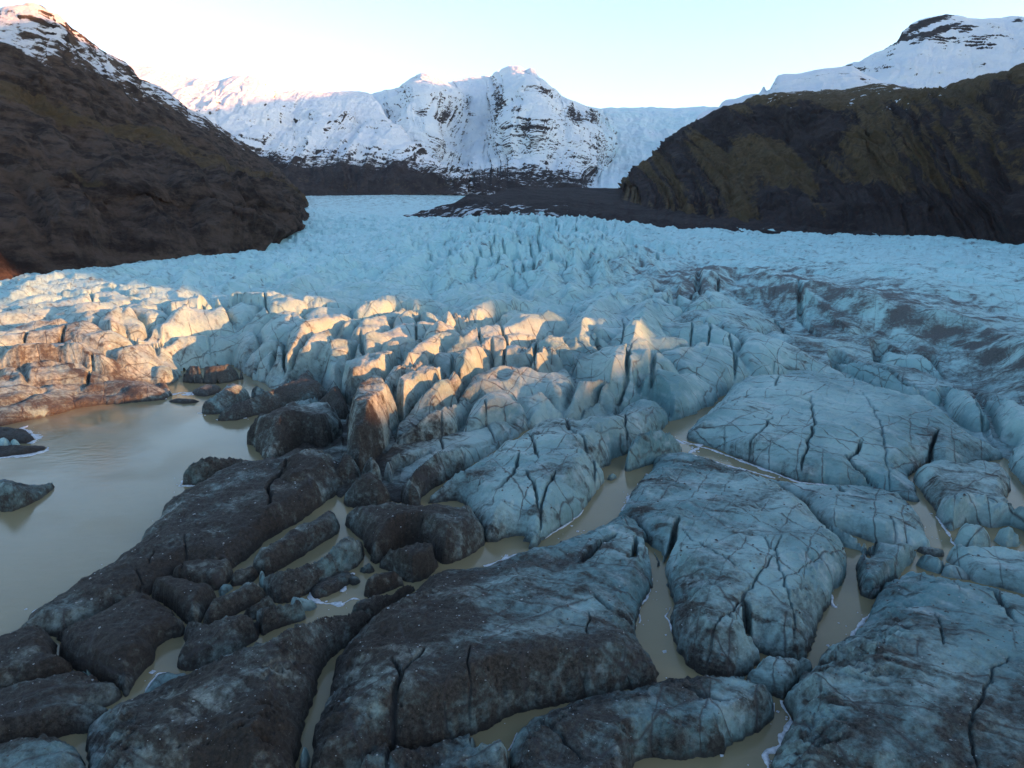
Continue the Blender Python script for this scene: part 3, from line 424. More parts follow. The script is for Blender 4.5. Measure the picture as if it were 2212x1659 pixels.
RIMS = [('white rim along the bottom right slab where the lowest pool narrows',B2_,[(640,1225),(652,1270),(700,1335),(692,1400),(640,1455),(628,1530),(555,1560),(542,1590),(545,1670),(530,1800)],.28),
 ('pale rim along the dark speckled slab above the lowest pool',B2_,[(592,1240),(560,1330),(500,1388),(345,1445),(240,1538),(100,1555),(0,1575),(-130,1560)],.18),
 ('pale ridge of shore ice along the blue edge of the bottom right slab',B2_,[(1222,650),(1170,710),(1110,780),(1080,835),(1010,885)],.22),
 ('short white rim below the notch of the cross-cracked slab',B2_,[(960,530),(965,580),(975,615),(1000,618)],.22),
 ('long white strip between the winding channel and the huge slab',B1_,[(920,352),(1000,328),(1110,282),(1250,258),(1400,226),(1500,188),(1660,118)],.3),
 ('white rim on the far bank where the winding channel bends',C1,[(2045,1320),(2035,1400),(1960,1470),(1880,1560),(1820,1655)],.55),
 ('thin white rim on the left bank of the channel under the criss-crossed slab',B1_,[(1310,176),(1400,118),(1500,58),(1570,-10)],.14),
 ('white foam ring around the low dark floe in the pond',B0_,[(2300,400),(2170,405),(2060,462),(2005,520),(2020,560),(2110,600),(2212,600),(2290,560),(2330,570)],.42),
 ('white foam streak beside the weathered knob',B1_,[(0,520),(30,470),(70,430),(60,410)],.3),
 ('white rim on the far edge of the blue floe in the muddy pond',B0_,[(912,1208),(960,1130),(1018,1052),(1105,1036)],.14),
 ('jagged white rim at the tips of the dark shoreline slab',B0_,[(760,340),(840,295),(895,255),(880,235),(980,180),(1030,140),(985,120),(1010,80),(1070,50),(1090,0)],.2),
 ('thin rim where the shoreline slab dips into the lake at its lower end',B0_,[(95,792),(160,760),(230,640),(300,605)],.16),
 ('white rim around the low spit of silt',C0,[(180,1100),(130,1120),(205,1150),(245,1185),(185,1218)],.8),
 ('white rim round the tip of the second silt spit',C0,[(0,1308),(200,1288),(300,1262),(312,1238)],.6),
 ('white rim along the tip of the dark shoulder on the lake shore',C0,[(1340,1488),(1230,1488),(1165,1492),(1200,1440)],.35),
 ('pale rim at the foot of the grey-capped lobe',C0,[(1280,1018),(1340,1022),(1440,1015)],.5),
 ('pale rim at the foot of the long dark lobe',C0,[(1400,1060),(1470,1062),(1600,1050)],.5),
 ('curved white rim across the neck of the upper pool',C0,[(1060,930),(1080,905),(1180,885),(1270,890),(1250,900),(1180,898)],.8),
 ('white thread of shore ice along the vast blue slab',C2,[(0,1200),(200,1260),(450,1355),(600,1408),(750,1468),(1050,1497),(1160,1505)],.3),
 ('white swirl of thin ice where three channels meet',C2,[(-60,1180),(0,1215),(130,1225),(40,1280),(180,1330),(450,1400),(600,1440)],.35),
 ('white rim on the left bank of the right-hand channel',B2_,[(1480,0),(1530,90),(1590,205)],.18),
 ('white rim on the right bank of the right-hand channel',B2_,[(1640,30),(1690,90),(1740,170),(1765,230)],.22),
 ('thin pale rim on the huge slab at the middle pool',B1_,[(2015,430),(1990,540),(1935,610),(1930,720)],.14),
 ('thin pale rim on the cross-cracked slab at the middle pool',B1_,[(2130,620),(2100,680),(2140,740),(2170,820),(2190,900)],.14),
 ('white foam line at the lower end of the middle pool',B1_,[(2060,1112),(2130,1118),(2212,1108)],.2),
 ('pale line of ice on the left bank of the small lower pool',B1_,[(1080,1550),(1110,1490),(1140,1440)],.12)]
# ------------------------------------------------------------------ ridge crests and cracks over the whole ice
def surf_pts(crop, P, A):
    X, Y, _ = pts(crop, P); z = np.full(len(X), 8.0)
    for _ in range(25):
        p = at_z(X, Y, np.minimum(z, 39)); z = .5 * z + .5 * (BASE(p[:, 0], p[:, 1])[:, 0] + A * .75)
    return at_z(X, Y, z)
WX = GX + 1.6 * fbm2(GX / 9, GY / 9, 3); WY = GY + 1.6 * fbm2(GX / 9 + 31, GY / 9 + 7, 3)
WALL = np.zeros_like(GX); CREST = np.zeros_like(GX); FREE = np.ones_like(GX)
D1 = np.full_like(GX, 40.0); D2 = np.full_like(GX, 40.0); A1 = np.zeros_like(GX)
for crop, P, A, w, *asym in CRESTS:
    p = surf_pts(crop, P, A); back = asym[0] if asym else 1.0
    if w < 7.5 and not asym:                     # a fin: remembered as nearest / second nearest line
        si = gidx(p[:, 0].min(), p[:, 1].min(), p[:, 0].max(), p[:, 1].max(), 24)
        x = WX[si]; y = WY[si]; dm = np.full_like(x, 40.0); am = np.full_like(x, A)
        for i in range(len(p) - 1):
            d, t, s = segd(x, y, p[i, 0], p[i, 1], p[i + 1, 0], p[i + 1, 1]); dm = np.minimum(dm, d)
        dm = dm * 5.0 / (w + .01) ** .8 / 1.3
        a, b = D1[si], D2[si]; nw = dm < a
        D2[si] = np.where(nw, a, np.minimum(b, dm)); D1[si] = np.where(nw, dm, a); A1[si] = np.where(nw, am, A1[si]); continue
    si = gidx(p[:, 0].min(), p[:, 1].min(), p[:, 0].max(), p[:, 1].max(), w * 2.6 * max(back, 1))
    x = WX[si]; y = WY[si]; best = np.zeros_like(x); n = len(p); L = 0
    for i in range(n - 1):
        d, t, s = segd(x, y, p[i, 0], p[i, 1], p[i + 1, 0], p[i + 1, 1])
        ww = w * (1 + .35 * fbm2(x / 14 + A, y / 14, 2)); 
        if back != 1: ww = np.where(s < 0, ww * back, ww)
        q = np.clip(1 - d / (ww * 1.35), 0, 1); f = q * q * (1.9 - .9 * q)
        e = 1.0
        if i == 0: e = e * (.55 + .45 * np.clip(t * 2.5, 0, 1))
        if i == n - 2: e = e * (.55 + .45 * np.clip((1 - t) * 2.5, 0, 1))
        best = np.maximum(best, f * e * A)
    a = CREST[si]; k = 1.2; h = np.clip(.5 + .5 * (best - a) / k, 0, 1)
    CREST[si] = a * (1 - h) + best * h + k * h * (1 - h) * (best > 0) * (a > 0)
    FREE[si] = np.minimum(FREE[si], 1 - np.clip(best / A * (2 if asym else 1), 0, 1) * .9)
    if asym: WALL[si] = np.maximum(WALL[si], np.clip(best / A * 1.6, 0, 1) * (s >= 0)); 
tt = D1 / (.5 * (D1 + D2) + 1e-3); fade = sstep(17, 6, D1)
gap = np.exp(-((D2 - D1) / (1.5 + .8 * fbm2(GX / 8, GY / 8, 2))) ** 2) * sstep(20, 12, D1)
FIN = .85 * A1 * fade * (1 - .5 * tt ** 1.7 - .55 * gap)
CREST = np.maximum(CREST, FIN); FREE = np.minimum(FREE, 1 - .85 * fade)
CARVE = np.zeros_like(GX)
for crop, P, depth, w, A in CRACKS:
    p = surf_pts(crop, P, A) if A >= 0 else at_z(*pts(crop, P, -A))
    si = gidx(p[:, 0].min(), p[:, 1].min(), p[:, 0].max(), p[:, 1].max(), w * 3 + 1)
    x = GX[si] + .5 * fbm2(GX[si] / 2.5, GY[si] / 2.5, 3); y = GY[si] + .5 * fbm2(GX[si] / 2.5 + 9, GY[si] / 2.5, 3)
    best = np.zeros_like(x); n = len(p)
    for i in range(n - 1):
        d, t, s = segd(x, y, p[i, 0], p[i, 1], p[i + 1, 0], p[i + 1, 1])
        u = (i + t) / (n - 1); e = np.sqrt(np.clip(1 - np.abs(2 * u - 1) ** 3, 0, 1))
        depth = min(depth, .45) if (w < .3 and A < 0) else (min(depth, 1.0) if (w < .5 and A < 0) else depth); ww = w * ((.4 if A >= 0 else .5) if w >= .45 else .6) * (.35 + .65 * e); best = np.maximum(best, np.clip(1.35 - d / ww, 0, 1) * min(depth, 3.0 if A >= 0 else 3.5) * (.3 + .7 * e))
    CARVE[si] = np.maximum(CARVE[si], best)
# ------------------------------------------------------------------ glacier height
B0 = BASE(GX, GY)[..., 0]
az = np.degrees(TH).astype(np.float32)
right = sstep(4, 22, az + 6 * fbm2(GX / 40, GY / 40, 2) - 6 * sstep(170, 90, RR))
def ridgy(ang, along, across, seed, o=4):
    c, s = math.cos(math.radians(ang)), math.sin(math.radians(ang))
    wx = GX + across * .5 * fbm2(GX / (across * 2) + seed, GY / (across * 2), 2); wy = GY + across * .5 * fbm2(GX / (across * 2), GY / (across * 2) + seed, 2)
    return fbm2((wx * c + wy * s) / along + seed, (-wx * s + wy * c) / across, o, True)
N1 = ridgy(42, 38, 17, 3.3); N2 = ridgy(-62, 80, 20, 8.1)
N3 = ridgy(72, 60, 27, 5.7, 3)
rough = np.exp(-((az - 2) / 9) ** 2) * sstep(190, 300, RR) * sstep(900, 560, RR)
smoothfar = sstep(700, 1000, RR)
N4 = ridgy(60, 15, 9, 1.7, 4)
crease = np.exp(-(N1 * 0) ) 
H = B0 + CREST * (1.0 + .16 * fbm2(GX / 9, GY / 9, 3)) - 1.0
midn = sstep(130, 300, RR)
ampN = ((1.5 + 2.2 * midn) * (1 - right) + (1.2 + 4.2 * midn) * right) * (1 - .7 * smoothfar)
H += FREE * ampN * ((1 - right) * N1 + right * N2) + rough * (11 * N3 + 1.6 * N4)
H += sstep(235, 330, RR) * (1 - .6 * smoothfar) * 5 * (ridgy(25, 150, 60, 4.4, 3) - .3) * (1 - .7 * right) * sstep(-34, -18, az) + 1.5 * ridgy(36, 44, 7.5, 6.6, 2) * (1 - right) * sstep(110, 140, RR) * (1 - smoothfar)
H += ((.35 + .9 * midn) * (1 - smoothfar)) * ridgy(48, 9, 5, 2.2, 4) * (1 - .5 * right) * sstep(90, 150, RR) * 1.3
H += .35 * fbm2(GX / 4, GY / 4, 4) + 1.5 * fbm2(GX / 30, GY / 30, 3) * (1 - np.clip(CREST / 4, 0, 1))
cut = np.abs(per2(WX / 7 + 3, WY / 7)); cut2 = np.abs(per2(WX / 15, WY / 6 + 9)); 
CUT = np.exp(-(cut / .03) ** 2) + np.exp(-(cut2 / .03) ** 2) * (fbm2(GX / 25, GY / 25, 2) > -.05)
cut3 = np.exp(-(per2(WX / 9 + 5, WY / 34) / .06) ** 2); CUT = np.clip(.15 * CUT * (1 - rough) + cut3 * sstep(190, 260, RR) * (rough + .25), 0, 1) * (1 - right) * (1 - smoothfar)
H -= .45 * CUT * sstep(110, 150, RR) * (1 + 1.0 * midn + 7 * rough)
H -= CARVE
H -= 4.0 * sstep(330, 600, RR) * sstep(-12, 0, az)
for crop, P, depth, w in TROUGHS:
    p = surf_pts(crop, P, 0); si = gidx(p[:, 0].min(), p[:, 1].min(), p[:, 0].max(), p[:, 1].max(), w * 2.5); dm = np.full_like(WX[si], 99.)
    for i in range(len(p) - 1): dm = np.minimum(dm, segd(WX[si], WY[si], p[i, 0], p[i, 1], p[i + 1, 0], p[i + 1, 1])[0])
    H[si] -= depth * np.exp(-(dm / w) ** 2)
# the shore
X, Y, z = pts(*GLACIER_SHORE); p = at_z(X, Y, z)[:, :2]
p = np.concatenate([p, [(500, 100), (3000, 2000), (0, 4000), (-3000, 2000), (-500, 60)]])
jx = 1.3 * fbm2(GX / 5, GY / 5, 4); jy = 1.3 * fbm2(GX / 5 + 40, GY / 5, 4)
near = RR[:, 0] < 260
GS = np.full_like(GX, 50.0); k = int(near.sum())
GS[:k] = polysd(GX[:k] + jx[:k], GY[:k] + jy[:k], p)
e = np.clip(GS / (12 + 12 * sstep(-14, -26, az)), 0, 1); prof = np.sqrt(np.clip(1 - (1 - e) ** 2, 0, 1))
HG = np.where(GS > 0, np.maximum(H, .6) * prof + .05, np.maximum(GS * 2, -3))
TR = np.zeros_like(GX); p = surf_pts(*TROUGHS[0][:2], 0); dm = np.full_like(GX, 99.)
for i in range(len(p) - 1): dm = np.minimum(dm, segd(GX, GY, p[i, 0], p[i, 1], p[i + 1, 0], p[i + 1, 1])[0])
TR = np.exp(-(dm / 12) ** 2) * sstep(110, 140, RR)
# the glacier sinks to a moat round the blocks that have split off it
for (nm, lab, cat, crop, P, Hh, w, ctrl, grp), kw in BLOCKS:
    X, Y, z = pts(crop, P); p = at_z(X, Y, z)[:, :2]
    si = gidx(p[:, 0].min(), p[:, 1].min(), p[:, 0].max(), p[:, 1].max(), 5)
    if HG[si].max() > .5:
        q = polysd(GX[si] + .5 * jx[si], GY[si] + .5 * jy[si], p); HG[si] = np.minimum(HG[si], .5 + np.maximum(0, -q - .9) * 3.2)
# ------------------------------------------------------------------ mesh output
def mesh_from(name, V, quads, mat, attrs):
    me = bpy.data.meshes.new(name); nv, nf = len(V), len(quads)
    me.vertices.add(nv); me.vertices.foreach_set('co', V.astype(np.float32).ravel())
    me.loops.add(nf * 4); me.loops.foreach_set('vertex_index', quads.astype(np.int32).ravel())
    me.polygons.add(nf); me.polygons.foreach_set('loop_start', np.arange(0, nf * 4, 4, dtype=np.int32))
    me.update(calc_edges=True); me.polygons.foreach_set('use_smooth', np.ones(nf, bool)); 
    for k, a in attrs.items():
        at = me.attributes.new(k, 'FLOAT', 'POINT'); at.data.foreach_set('value', np.clip(a, -5, 5).astype(np.float32).ravel())
    me.validate(); me.materials.append(mat)
    o = bpy.data.objects.new(name, me); col.objects.link(o); return o
def grid_obj(name, X, Y, Z, mask, mat, attrs):
    """mesh of the grid cells whose four corners are all in mask"""
    c = mask[:-1, :-1] & mask[1:, :-1] & mask[:-1, 1:] & mask[1:, 1:]
    ii, jj = np.nonzero(c); nc = X.shape[1]
    q = np.stack([ii * nc + jj, ii * nc + jj + 1, (ii + 1) * nc + jj + 1, (ii + 1) * nc + jj], 1)
    use = np.zeros(X.size, bool); use[q.ravel()] = True; remap = np.cumsum(use) - 1
    V = np.stack([X.ravel()[use], Y.ravel()[use], Z.ravel()[use]], 1)
    return mesh_from(name, V, remap[q], mat, {k: a.ravel()[use] for k, a in attrs.items()})
def tag(o, label=None, cat=None, group=None, kind=None):
    for k, v in (('label', label), ('category', cat), ('group', group), ('kind', kind)):
        if v: o[k] = v
    return o
# ------------------------------------------------------------------ dirt on the ice
DC = np.array(DIRT, float); zz = np.full(len(DC), 6.0)
p = at_z(DC[:, 0], DC[:, 1], np.where(DC[:, 1] > 1100, 2.5, np.where(DC[:, 1] > 860, 4, np.where(DC[:, 1] > 640, 9, 14))))
DS = Scat(p, DC[:, 2:4], .02)
DB = DS(GX, GY); 
dn = fbm2(GX / 11 + 5, GY / 5, 4)
DIRTA = np.clip(DB[..., 0] + .50 * fbm2((GX * .8 + GY * .6) / 16, (-GX * .6 + GY * .8) / 4.5, 5) * sstep(.02, .25, DB[..., 0]) + .22 * dn * sstep(0, .25, DB[..., 0]) + .10 * fbm2(GX / 2.2, GY / 1.3, 3) * sstep(0, .2, DB[..., 0]), 0, 1)
BROWN = np.clip(DB[..., 1] + .5 * fbm2(GX / 9 + 50, GY / 6, 4) * sstep(.05, .4, DB[..., 1]), 0, 1) * (1 - right * sstep(110, 140, RR))
CRK = np.clip(CARVE / .8, 0, 1) * sstep(150, 120, RR)
ln_ = np.exp(-(per2(GX / 20 + 2, GY / 9) / .05) ** 2) + np.exp(-(per2(GX / 12, GY / 30 + 5) / .05) ** 2)
dgx = math.cos(math.radians(-20)) * GX + math.sin(math.radians(-20)) * GY; dgy = -math.sin(math.radians(-20)) * GX + math.cos(math.radians(-20)) * GY
DIRTA = DIRTA + right * sstep(150, 220, RR) * .24 * sstep(-.02, .24, fbm2(dgx / 16, dgy / 4, 4)) * sstep(-.25, .1, fbm2(GX / 40 + 3, GY / 40, 2))
a_ = math.radians(-66); wgx = math.cos(a_) * GX + math.sin(a_) * GY; wgy = -math.sin(a_) * GX + math.cos(a_) * GY
DIRTA = DIRTA + np.maximum(WALL, .45 * TR) * .36 * sstep(-.22, .22, fbm2(wgx / 26, wgy / 3.2, 5))
DIRTA = np.clip(DIRTA + sstep(200, 260, RR) * (1 - .6 * smoothfar) * .5 * np.clip(ln_, 0, 1) * (.5 + fbm2(GX / 30, GY / 30 + 9, 3)), 0, 1)
# ------------------------------------------------------------------ materials
class NT_:
    def __init__(s, name):
        s.m = bpy.data.materials.new(name); s.m.use_nodes = True; s.t = s.m.node_tree; s.b = s.t.nodes['Principled BSDF']
        s.geo = s.t.nodes.new('ShaderNodeNewGeometry')
    def n(s, kind, ins=None, **kw):
        o = s.t.nodes.new(kind)
        for k, v in kw.items(): setattr(o, k, v)
        for k, v in (ins or {}).items():
            if isinstance(v, bpy.types.NodeSocket): s.t.links.new(v, o.inputs[k])
            else: o.inputs[k].default_value = v
        return o
    def attr(s, name): return s.n('ShaderNodeAttribute', attribute_name=name).outputs['Fac']
    def math(s, op, a, b=0.0, c=None, clamp=False):
        d = {0: a, 1: b}
        if c is not None: d[2] = c
        return s.n('ShaderNodeMath', d, operation=op, use_clamp=clamp).outputs[0]
    def mapr(s, v, a, b, c=0.0, d=1.0, sm=True):
        return s.n('ShaderNodeMapRange', {0: v, 1: a, 2: b, 3: c, 4: d}, interpolation_type='SMOOTHSTEP' if sm else 'LINEAR').outputs[0]
    def mix(s, f, a, b, blend='MIX'):
        o = s.t.nodes.new('ShaderNodeMix'); o.data_type = 'RGBA'; o.blend_type = blend
        for k, v in ((0, f), (6, a), (7, b)):
            if isinstance(v, bpy.types.NodeSocket): s.t.links.new(v, o.inputs[k])
            else: o.inputs[k].default_value = v if k == 0 else tuple(v) + (1,)
        return o.outputs[2]
    def noise(s, scale, vec=None, detail=4, rough=.55, dist=0.0):
        return s.n('ShaderNodeTexNoise', {'Vector': vec or s.geo.outputs['Position'], 'Scale': scale, 'Detail': detail, 'Roughness': rough, 'Distortion': dist}).outputs['Fac']
    def vec(s, sx, sy, sz, rot=0.0, warp=0.0, wscale=.1):
        v = s.geo.outputs['Position']
        if warp:
            nz = s.n('ShaderNodeTexNoise', {'Vector': v, 'Scale': wscale, 'Detail': 3}).outputs['Color']
            w = s.n('ShaderNodeVectorMath', {0: nz, 1: (.5, .5, .5)}, operation='SUBTRACT').outputs[0]
            w = s.n('ShaderNodeVectorMath', {0: w, 3: warp}, operation='SCALE').outputs[0]
            v = s.n('ShaderNodeVectorMath', {0: v, 1: w}, operation='ADD').outputs[0]
        return s.n('ShaderNodeMapping', {'Vector': v, 'Rotation': (0, 0, rot), 'Scale': (sx, sy, sz)}, vector_type='TEXTURE').outputs[0]
    def lines(s, v, scale, lo, hi):
        """thin lines: 1 on a voronoi edge"""
        d = s.n('ShaderNodeTexVoronoi', {'Vector': v, 'Scale': scale}, feature='DISTANCE_TO_EDGE').outputs['Distance']
        return s.mapr(d, lo, hi, 1.0, 0.0)
def ice_material():
    k = NT_('glacier ice'); dirt = k.attr('dirt'); brown = k.attr('brown'); crk = k.attr('crack')
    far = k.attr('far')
    big = k.noise(.06, detail=3)
    clean = k.mix(k.mapr(big, .35, .65), ICE_A, ICE_B)
    clean = k.mix(k.mapr(k.noise(.5, k.vec(1, 4, 1, .6), 4), .5, .75, 0, .5), clean, (.42, .50, .52))
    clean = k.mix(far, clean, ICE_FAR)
    # foliation streaks and fracture lines
    v1 = k.vec(9, 1.3, 2.5, -.5, 3, .12); st = k.noise(.9, v1, 5, .6)
    streak = k.mapr(st, .52, .70)
    fam = []
    for ang, gap, wd, w0, ws, seed in ((.35, 5.0, .03, 2.0, .06, 0), (1.25, 6.0, .026, 2.2, .06, 40), (-.55, 3.5, .034, 1.6, .07, 90), (2.2, 8.0, .022, 2.4, .06, 130)):
        pv = k.n('ShaderNodeVectorMath', {0: k.geo.outputs['Position'], 1: (math.cos(ang), math.sin(ang), .25)}, operation='DOT_PRODUCT').outputs['Value']
        wv = k.math('MULTIPLY', k.math('SUBTRACT', k.noise(ws, detail=4, rough=.55), .5), w0 * 2)
        W = k.math('DIVIDE', k.math('ADD', k.math('ADD', pv, wv), seed), gap)
        d = k.n('ShaderNodeTexVoronoi', {'W': W, 'Scale': 1.0}, voronoi_dimensions='1D', feature='DISTANCE_TO_EDGE').outputs['Distance']
        wn_ = k.math('MULTIPLY', k.mapr(k.noise(.8, detail=3), .3, .7, .4, 1.8), wd)
        l = k.math('SUBTRACT', 1.0, k.math('DIVIDE', d, wn_), clamp=True)
        on = k.mapr(k.n('ShaderNodeTexNoise', {'Vector': k.n('ShaderNodeVectorMath', {0: k.geo.outputs['Position'], 1: (seed, seed, 0)}, operation='ADD').outputs[0], 'Scale': .07, 'Detail': 3}).outputs['Fac'], .45, .58)
        fam.append(k.math('MULTIPLY', l, on))
    ln = k.math('MAXIMUM', k.math('MAXIMUM', fam[0], fam[1]), k.math('MAXIMUM', fam[2], fam[3]))
    ln = k.math('MULTIPLY', ln, k.mapr(dirt, .75, .95, 1.0, .1))
    nearf = k.math('SUBTRACT', 1.0, far)
    # dirt amount breaks up with fine noise
    fn = k.noise(1.2, detail=8, rough=.7); fn2 = k.noise(.25, k.vec(1.6, 1, 1, -.5, 3, .2), 5, .6)
    dd = k.math('ADD', dirt, k.math('MULTIPLY', k.math('SUBTRACT', fn, .5), k.mapr(dirt, .05, .4, .15, 1.1)))
    dd = k.math('ADD', dd, k.math('MULTIPLY', k.math('SUBTRACT', fn2, .5), k.mapr(dirt, .05, .4, .12, .95)))
    dd = k.math('ADD', dd, k.math('MULTIPLY', streak, .34))
    df = k.mapr(dd, .1, .85, 0, 1)
    grey = k.mix(k.mapr(k.noise(2.6, detail=7, rough=.85), .40, .62), GREY_A, GREY_B)
    brownc = k.mix(k.mapr(k.noise(2.2, detail=7, rough=.85), .40, .64), BR_A, BR_B)
    dirtc = k.mix(k.math('MULTIPLY', brown, k.mapr(dirt, .2, .7), clamp=True), grey, brownc)
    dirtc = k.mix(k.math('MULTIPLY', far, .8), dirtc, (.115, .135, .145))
    warm = k.mix(k.math('MULTIPLY', brown, .55), clean, (.42, .36, .28))
    c = k.mix(df, warm, dirtc)
    c = k.mix(k.math('MULTIPLY', ln, k.mapr(far, 0, 1, .9, .45)), c, (.035, .035, .038))
    c = k.mix(k.math('MULTIPLY', crk, .55), c, (.035, .04, .045))
    # dark of the melt notch at the waterline, put into the colour
    zc = k.n('ShaderNodeSeparateXYZ', {0: k.geo.outputs['Position']}).outputs[2]
    notch_band = k.mapr(k.math('ADD', zc, k.math('MULTIPLY', k.noise(.8), -1.0)), -.45, .25, .85, 0)
    c = k.mix(k.math('MULTIPLY', notch_band, k.mapr(dirt, .1, .5, .2, 1)), c, (.022, .021, .02))
    # pale grit
    sp_ = k.n('ShaderNodeTexVoronoi', {'Vector': k.geo.outputs['Position'], 'Scale': 2.6}).outputs['Distance']
    c = k.mix(k.math('MULTIPLY', k.mapr(sp_, .05, .16, 1, 0), k.mapr(k.noise(.7), .5, .7, 0, .45)), c, (.30, .33, .34))
    k.t.links.new(c, k.b.inputs['Base Color'])
    k.t.links.new(k.mapr(df, 0, 1, .42, .8), k.b.inputs['Roughness'])
    k.b.inputs['Specular IOR Level'].default_value = .35
    hgt = k.math('ADD', k.math('MULTIPLY', k.noise(1.4, detail=9, rough=.68), .5), k.math('MULTIPLY', st, .35))
    hgt = k.math('SUBTRACT', hgt, k.math('MULTIPLY', ln, .12))
    bm = k.n('ShaderNodeBump', {'Height': hgt, 'Strength': 1.0, 'Distance': .8})
    k.t.links.new(bm.outputs[0], k.b.inputs['Normal'])
    return k.m
ICE_A = (.085, .195, .215); ICE_B = (.22, .36, .37); ICE_FAR = (.31, .56, .585)  # near tones kept darker, putting the foreground's vignette into the colour
GREY_A = (.010, .0105, .0100); GREY_B = (.060, .062, .058); BR_A = (.006, .0048, .004); BR_B = (.032, .024, .018)
M_ICE = ice_material()
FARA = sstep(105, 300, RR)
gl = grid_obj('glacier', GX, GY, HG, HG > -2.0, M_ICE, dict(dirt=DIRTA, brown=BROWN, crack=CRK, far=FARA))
tag(gl, kind='structure')
# ------------------------------------------------------------------ blocks of ice standing off the glacier front
def block(name, label, cat, crop, P, Hh, w, ctrl=(), group=None, jit=.9, dirt=None, brown=None, rough=.5, slope=True):
    if Hh <= 2.6 and name == 'ice_block': w *= .65
    X, Y, z = pts(crop, P); p = at_z(X, Y, z)[:, :2]; p = smooth_poly(p, 1)
    si = gidx(p[:, 0].min(), p[:, 1].min(), p[:, 0].max(), p[:, 1].max(), 2.5)
    x, y = GX[si], GY[si]
    s_ = min(1, w / 2.5)
    q = polysd(x + s_ * jit * (jx[si] * .55 + .35 * fbm2(x / 1.3, y / 1.3, 3)), y + s_ * jit * (jy[si] * .55 + .35 * fbm2(x / 1.3 + 7, y / 1.3, 3)) + .22 * fbm2(x / .7, y / .7, 2) + (.75 if Hh <= 3.0 and name == 'ice_block' else .25) * s_, p)
    if ctrl:
        X, Y, z = pts(crop, ctrl); c = at_z(X, Y, z); num = 0; den = 0
        for cx_, cy_, cz in c:
            g = 1 / ((x - cx_) ** 2 + (y - cy_) ** 2 + (w * .45) ** 2) ** 1.5; num = num + g * cz; den = den + g
        top = num / den
    else: top = np.full_like(x, Hh)
    top = top * (1 + .22 * fbm2(x / 11 + Hh, y / 11, 3)) + rough * (1.6 * fbm2(x / 9, y / 6, 4, True) - .5 + .5 * fbm2(x / 2, y / 1.6, 5, True))
    top = top + rough * (.16 * fbm2(x / .9, y / .8, 3) + .10 * fbm2(x / .4, y / .4, 2)); top = np.maximum(top, .25)
    dq = np.clip(np.gradient(q, axis=0) / (np.gradient(RR[si], axis=0) + 1e-6), -1, 1); lo = 1 + .9 * np.clip(.35 - dq, 0, 1.35) if slope else 1.0
    top = top * (.86 if name == 'ice_block' else 1)
    e = np.clip(q / (lo * .9 * w * (.85 + .5 * fbm2(x / 7 + 3, y / 7, 2))), 0, 1); e2 = np.clip(e / .8, 0, 1); pr = .20 * sstep(0, .25, q) + .80 * (.45 * (1 - (1 - e) ** 1.8) ** .78 + .55 * np.minimum(1, e2 ** .72))
    h = np.where(q > 0, top * pr + .03 * 1, np.maximum(q * 2.2, -2.5))
    h = h - CARVE[si] * (q > 0) * np.minimum(1, h / 1.0)
    dA = DIRTA[si] if dirt is None else np.full_like(x, dirt) + .15 * dn[si]
    bA = BROWN[si] if brown is None else np.full_like(x, brown)
    r_ = RR[si]; c_ = np.argwhere((q > .5) & (r_ < 105)); nst = int(len(c_) * .012)
    if nst:
        for a, b in c_[STR.randint(0, len(c_), nst)]: STONES.append((x[a, b], y[a, b], h[a, b], r_[a, b], dA[a, b]))
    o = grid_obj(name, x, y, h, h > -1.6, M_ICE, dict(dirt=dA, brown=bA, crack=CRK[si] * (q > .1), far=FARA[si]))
    me = o.data; n = len(me.vertices)
    if n == 0: print('EMPTY', label); bpy.data.objects.remove(o); return None
    c = np.array([p[:, 0].mean(), p[:, 1].mean(), 0]); co = np.empty(n * 3, np.float32); me.vertices.foreach_get('co', co)
    me.vertices.foreach_set('co', (co.reshape(-1, 3) - c).astype(np.float32).ravel()); o.location = c; me.update()
    return tag(o, label, cat, group)
STONES = []; STR = np.random.RandomState(5)
for a, kw in BLOCKS: block(*a, **kw)
def lumps(name, P, S, mat, flat=.6, seed=3):
    """many small angular lumps in one mesh"""
    r = np.random.RandomState(seed); n = len(P); base = np.array([(1,0,0),(0,1,0),(-1,0,0),(0,-1,0),(0,0,flat),(0,0,-flat)], float)
    V = base[None] * (1 + .5 * r.uniform(-1, 1, (n, 6, 1))) * S[:, None, None]; a = r.uniform(0, 6.28, n); c, s_ = np.cos(a)[:, None], np.sin(a)[:, None]
    V = np.stack([V[..., 0] * c - V[..., 1] * s_, V[..., 0] * s_ + V[..., 1] * c, V[..., 2]], -1) + P[:, None]
    t = np.array([(0,1,4),(1,2,4),(2,3,4),(3,0,4),(1,0,5),(2,1,5),(3,2,5),(0,3,5)]); T = (t[None] + 6 * np.arange(n)[:, None, None]).reshape(-1, 3)
    me = bpy.data.meshes.new(name); me.from_pydata(V.reshape(-1, 3).tolist(), [], T.tolist()); me.materials.append(mat)
    o = bpy.data.objects.new(name, me); col.objects.link(o); return o
S_ = np.array(STONES); pale = STR.uniform(size=len(S_)) < .45; sz = (.05 + .10 * STR.uniform(size=len(S_)) ** 3) * S_[:, 3] / 50
M_ST = NT_('stones'); M_ST.t.links.new(M_ST.mix(M_ST.noise(.9, detail=2), (.02, .018, .017), (.09, .08, .075)), M_ST.b.inputs['Base Color']); M_ST.b.inputs['Roughness'].default_value = .8
M_CR = NT_('ice crumbs'); M_CR.t.links.new(M_CR.mix(M_CR.noise(.9, detail=2), (.10, .12, .13), (.36, .40, .42)), M_CR.b.inputs['Base Color']); M_CR.b.inputs['Roughness'].default_value = .5
tag(lumps('stones', S_[~pale, :3], sz[~pale], M_ST.m), 'scattered dark stones and grit lying on the dirty ice', 'stones', kind='stuff')
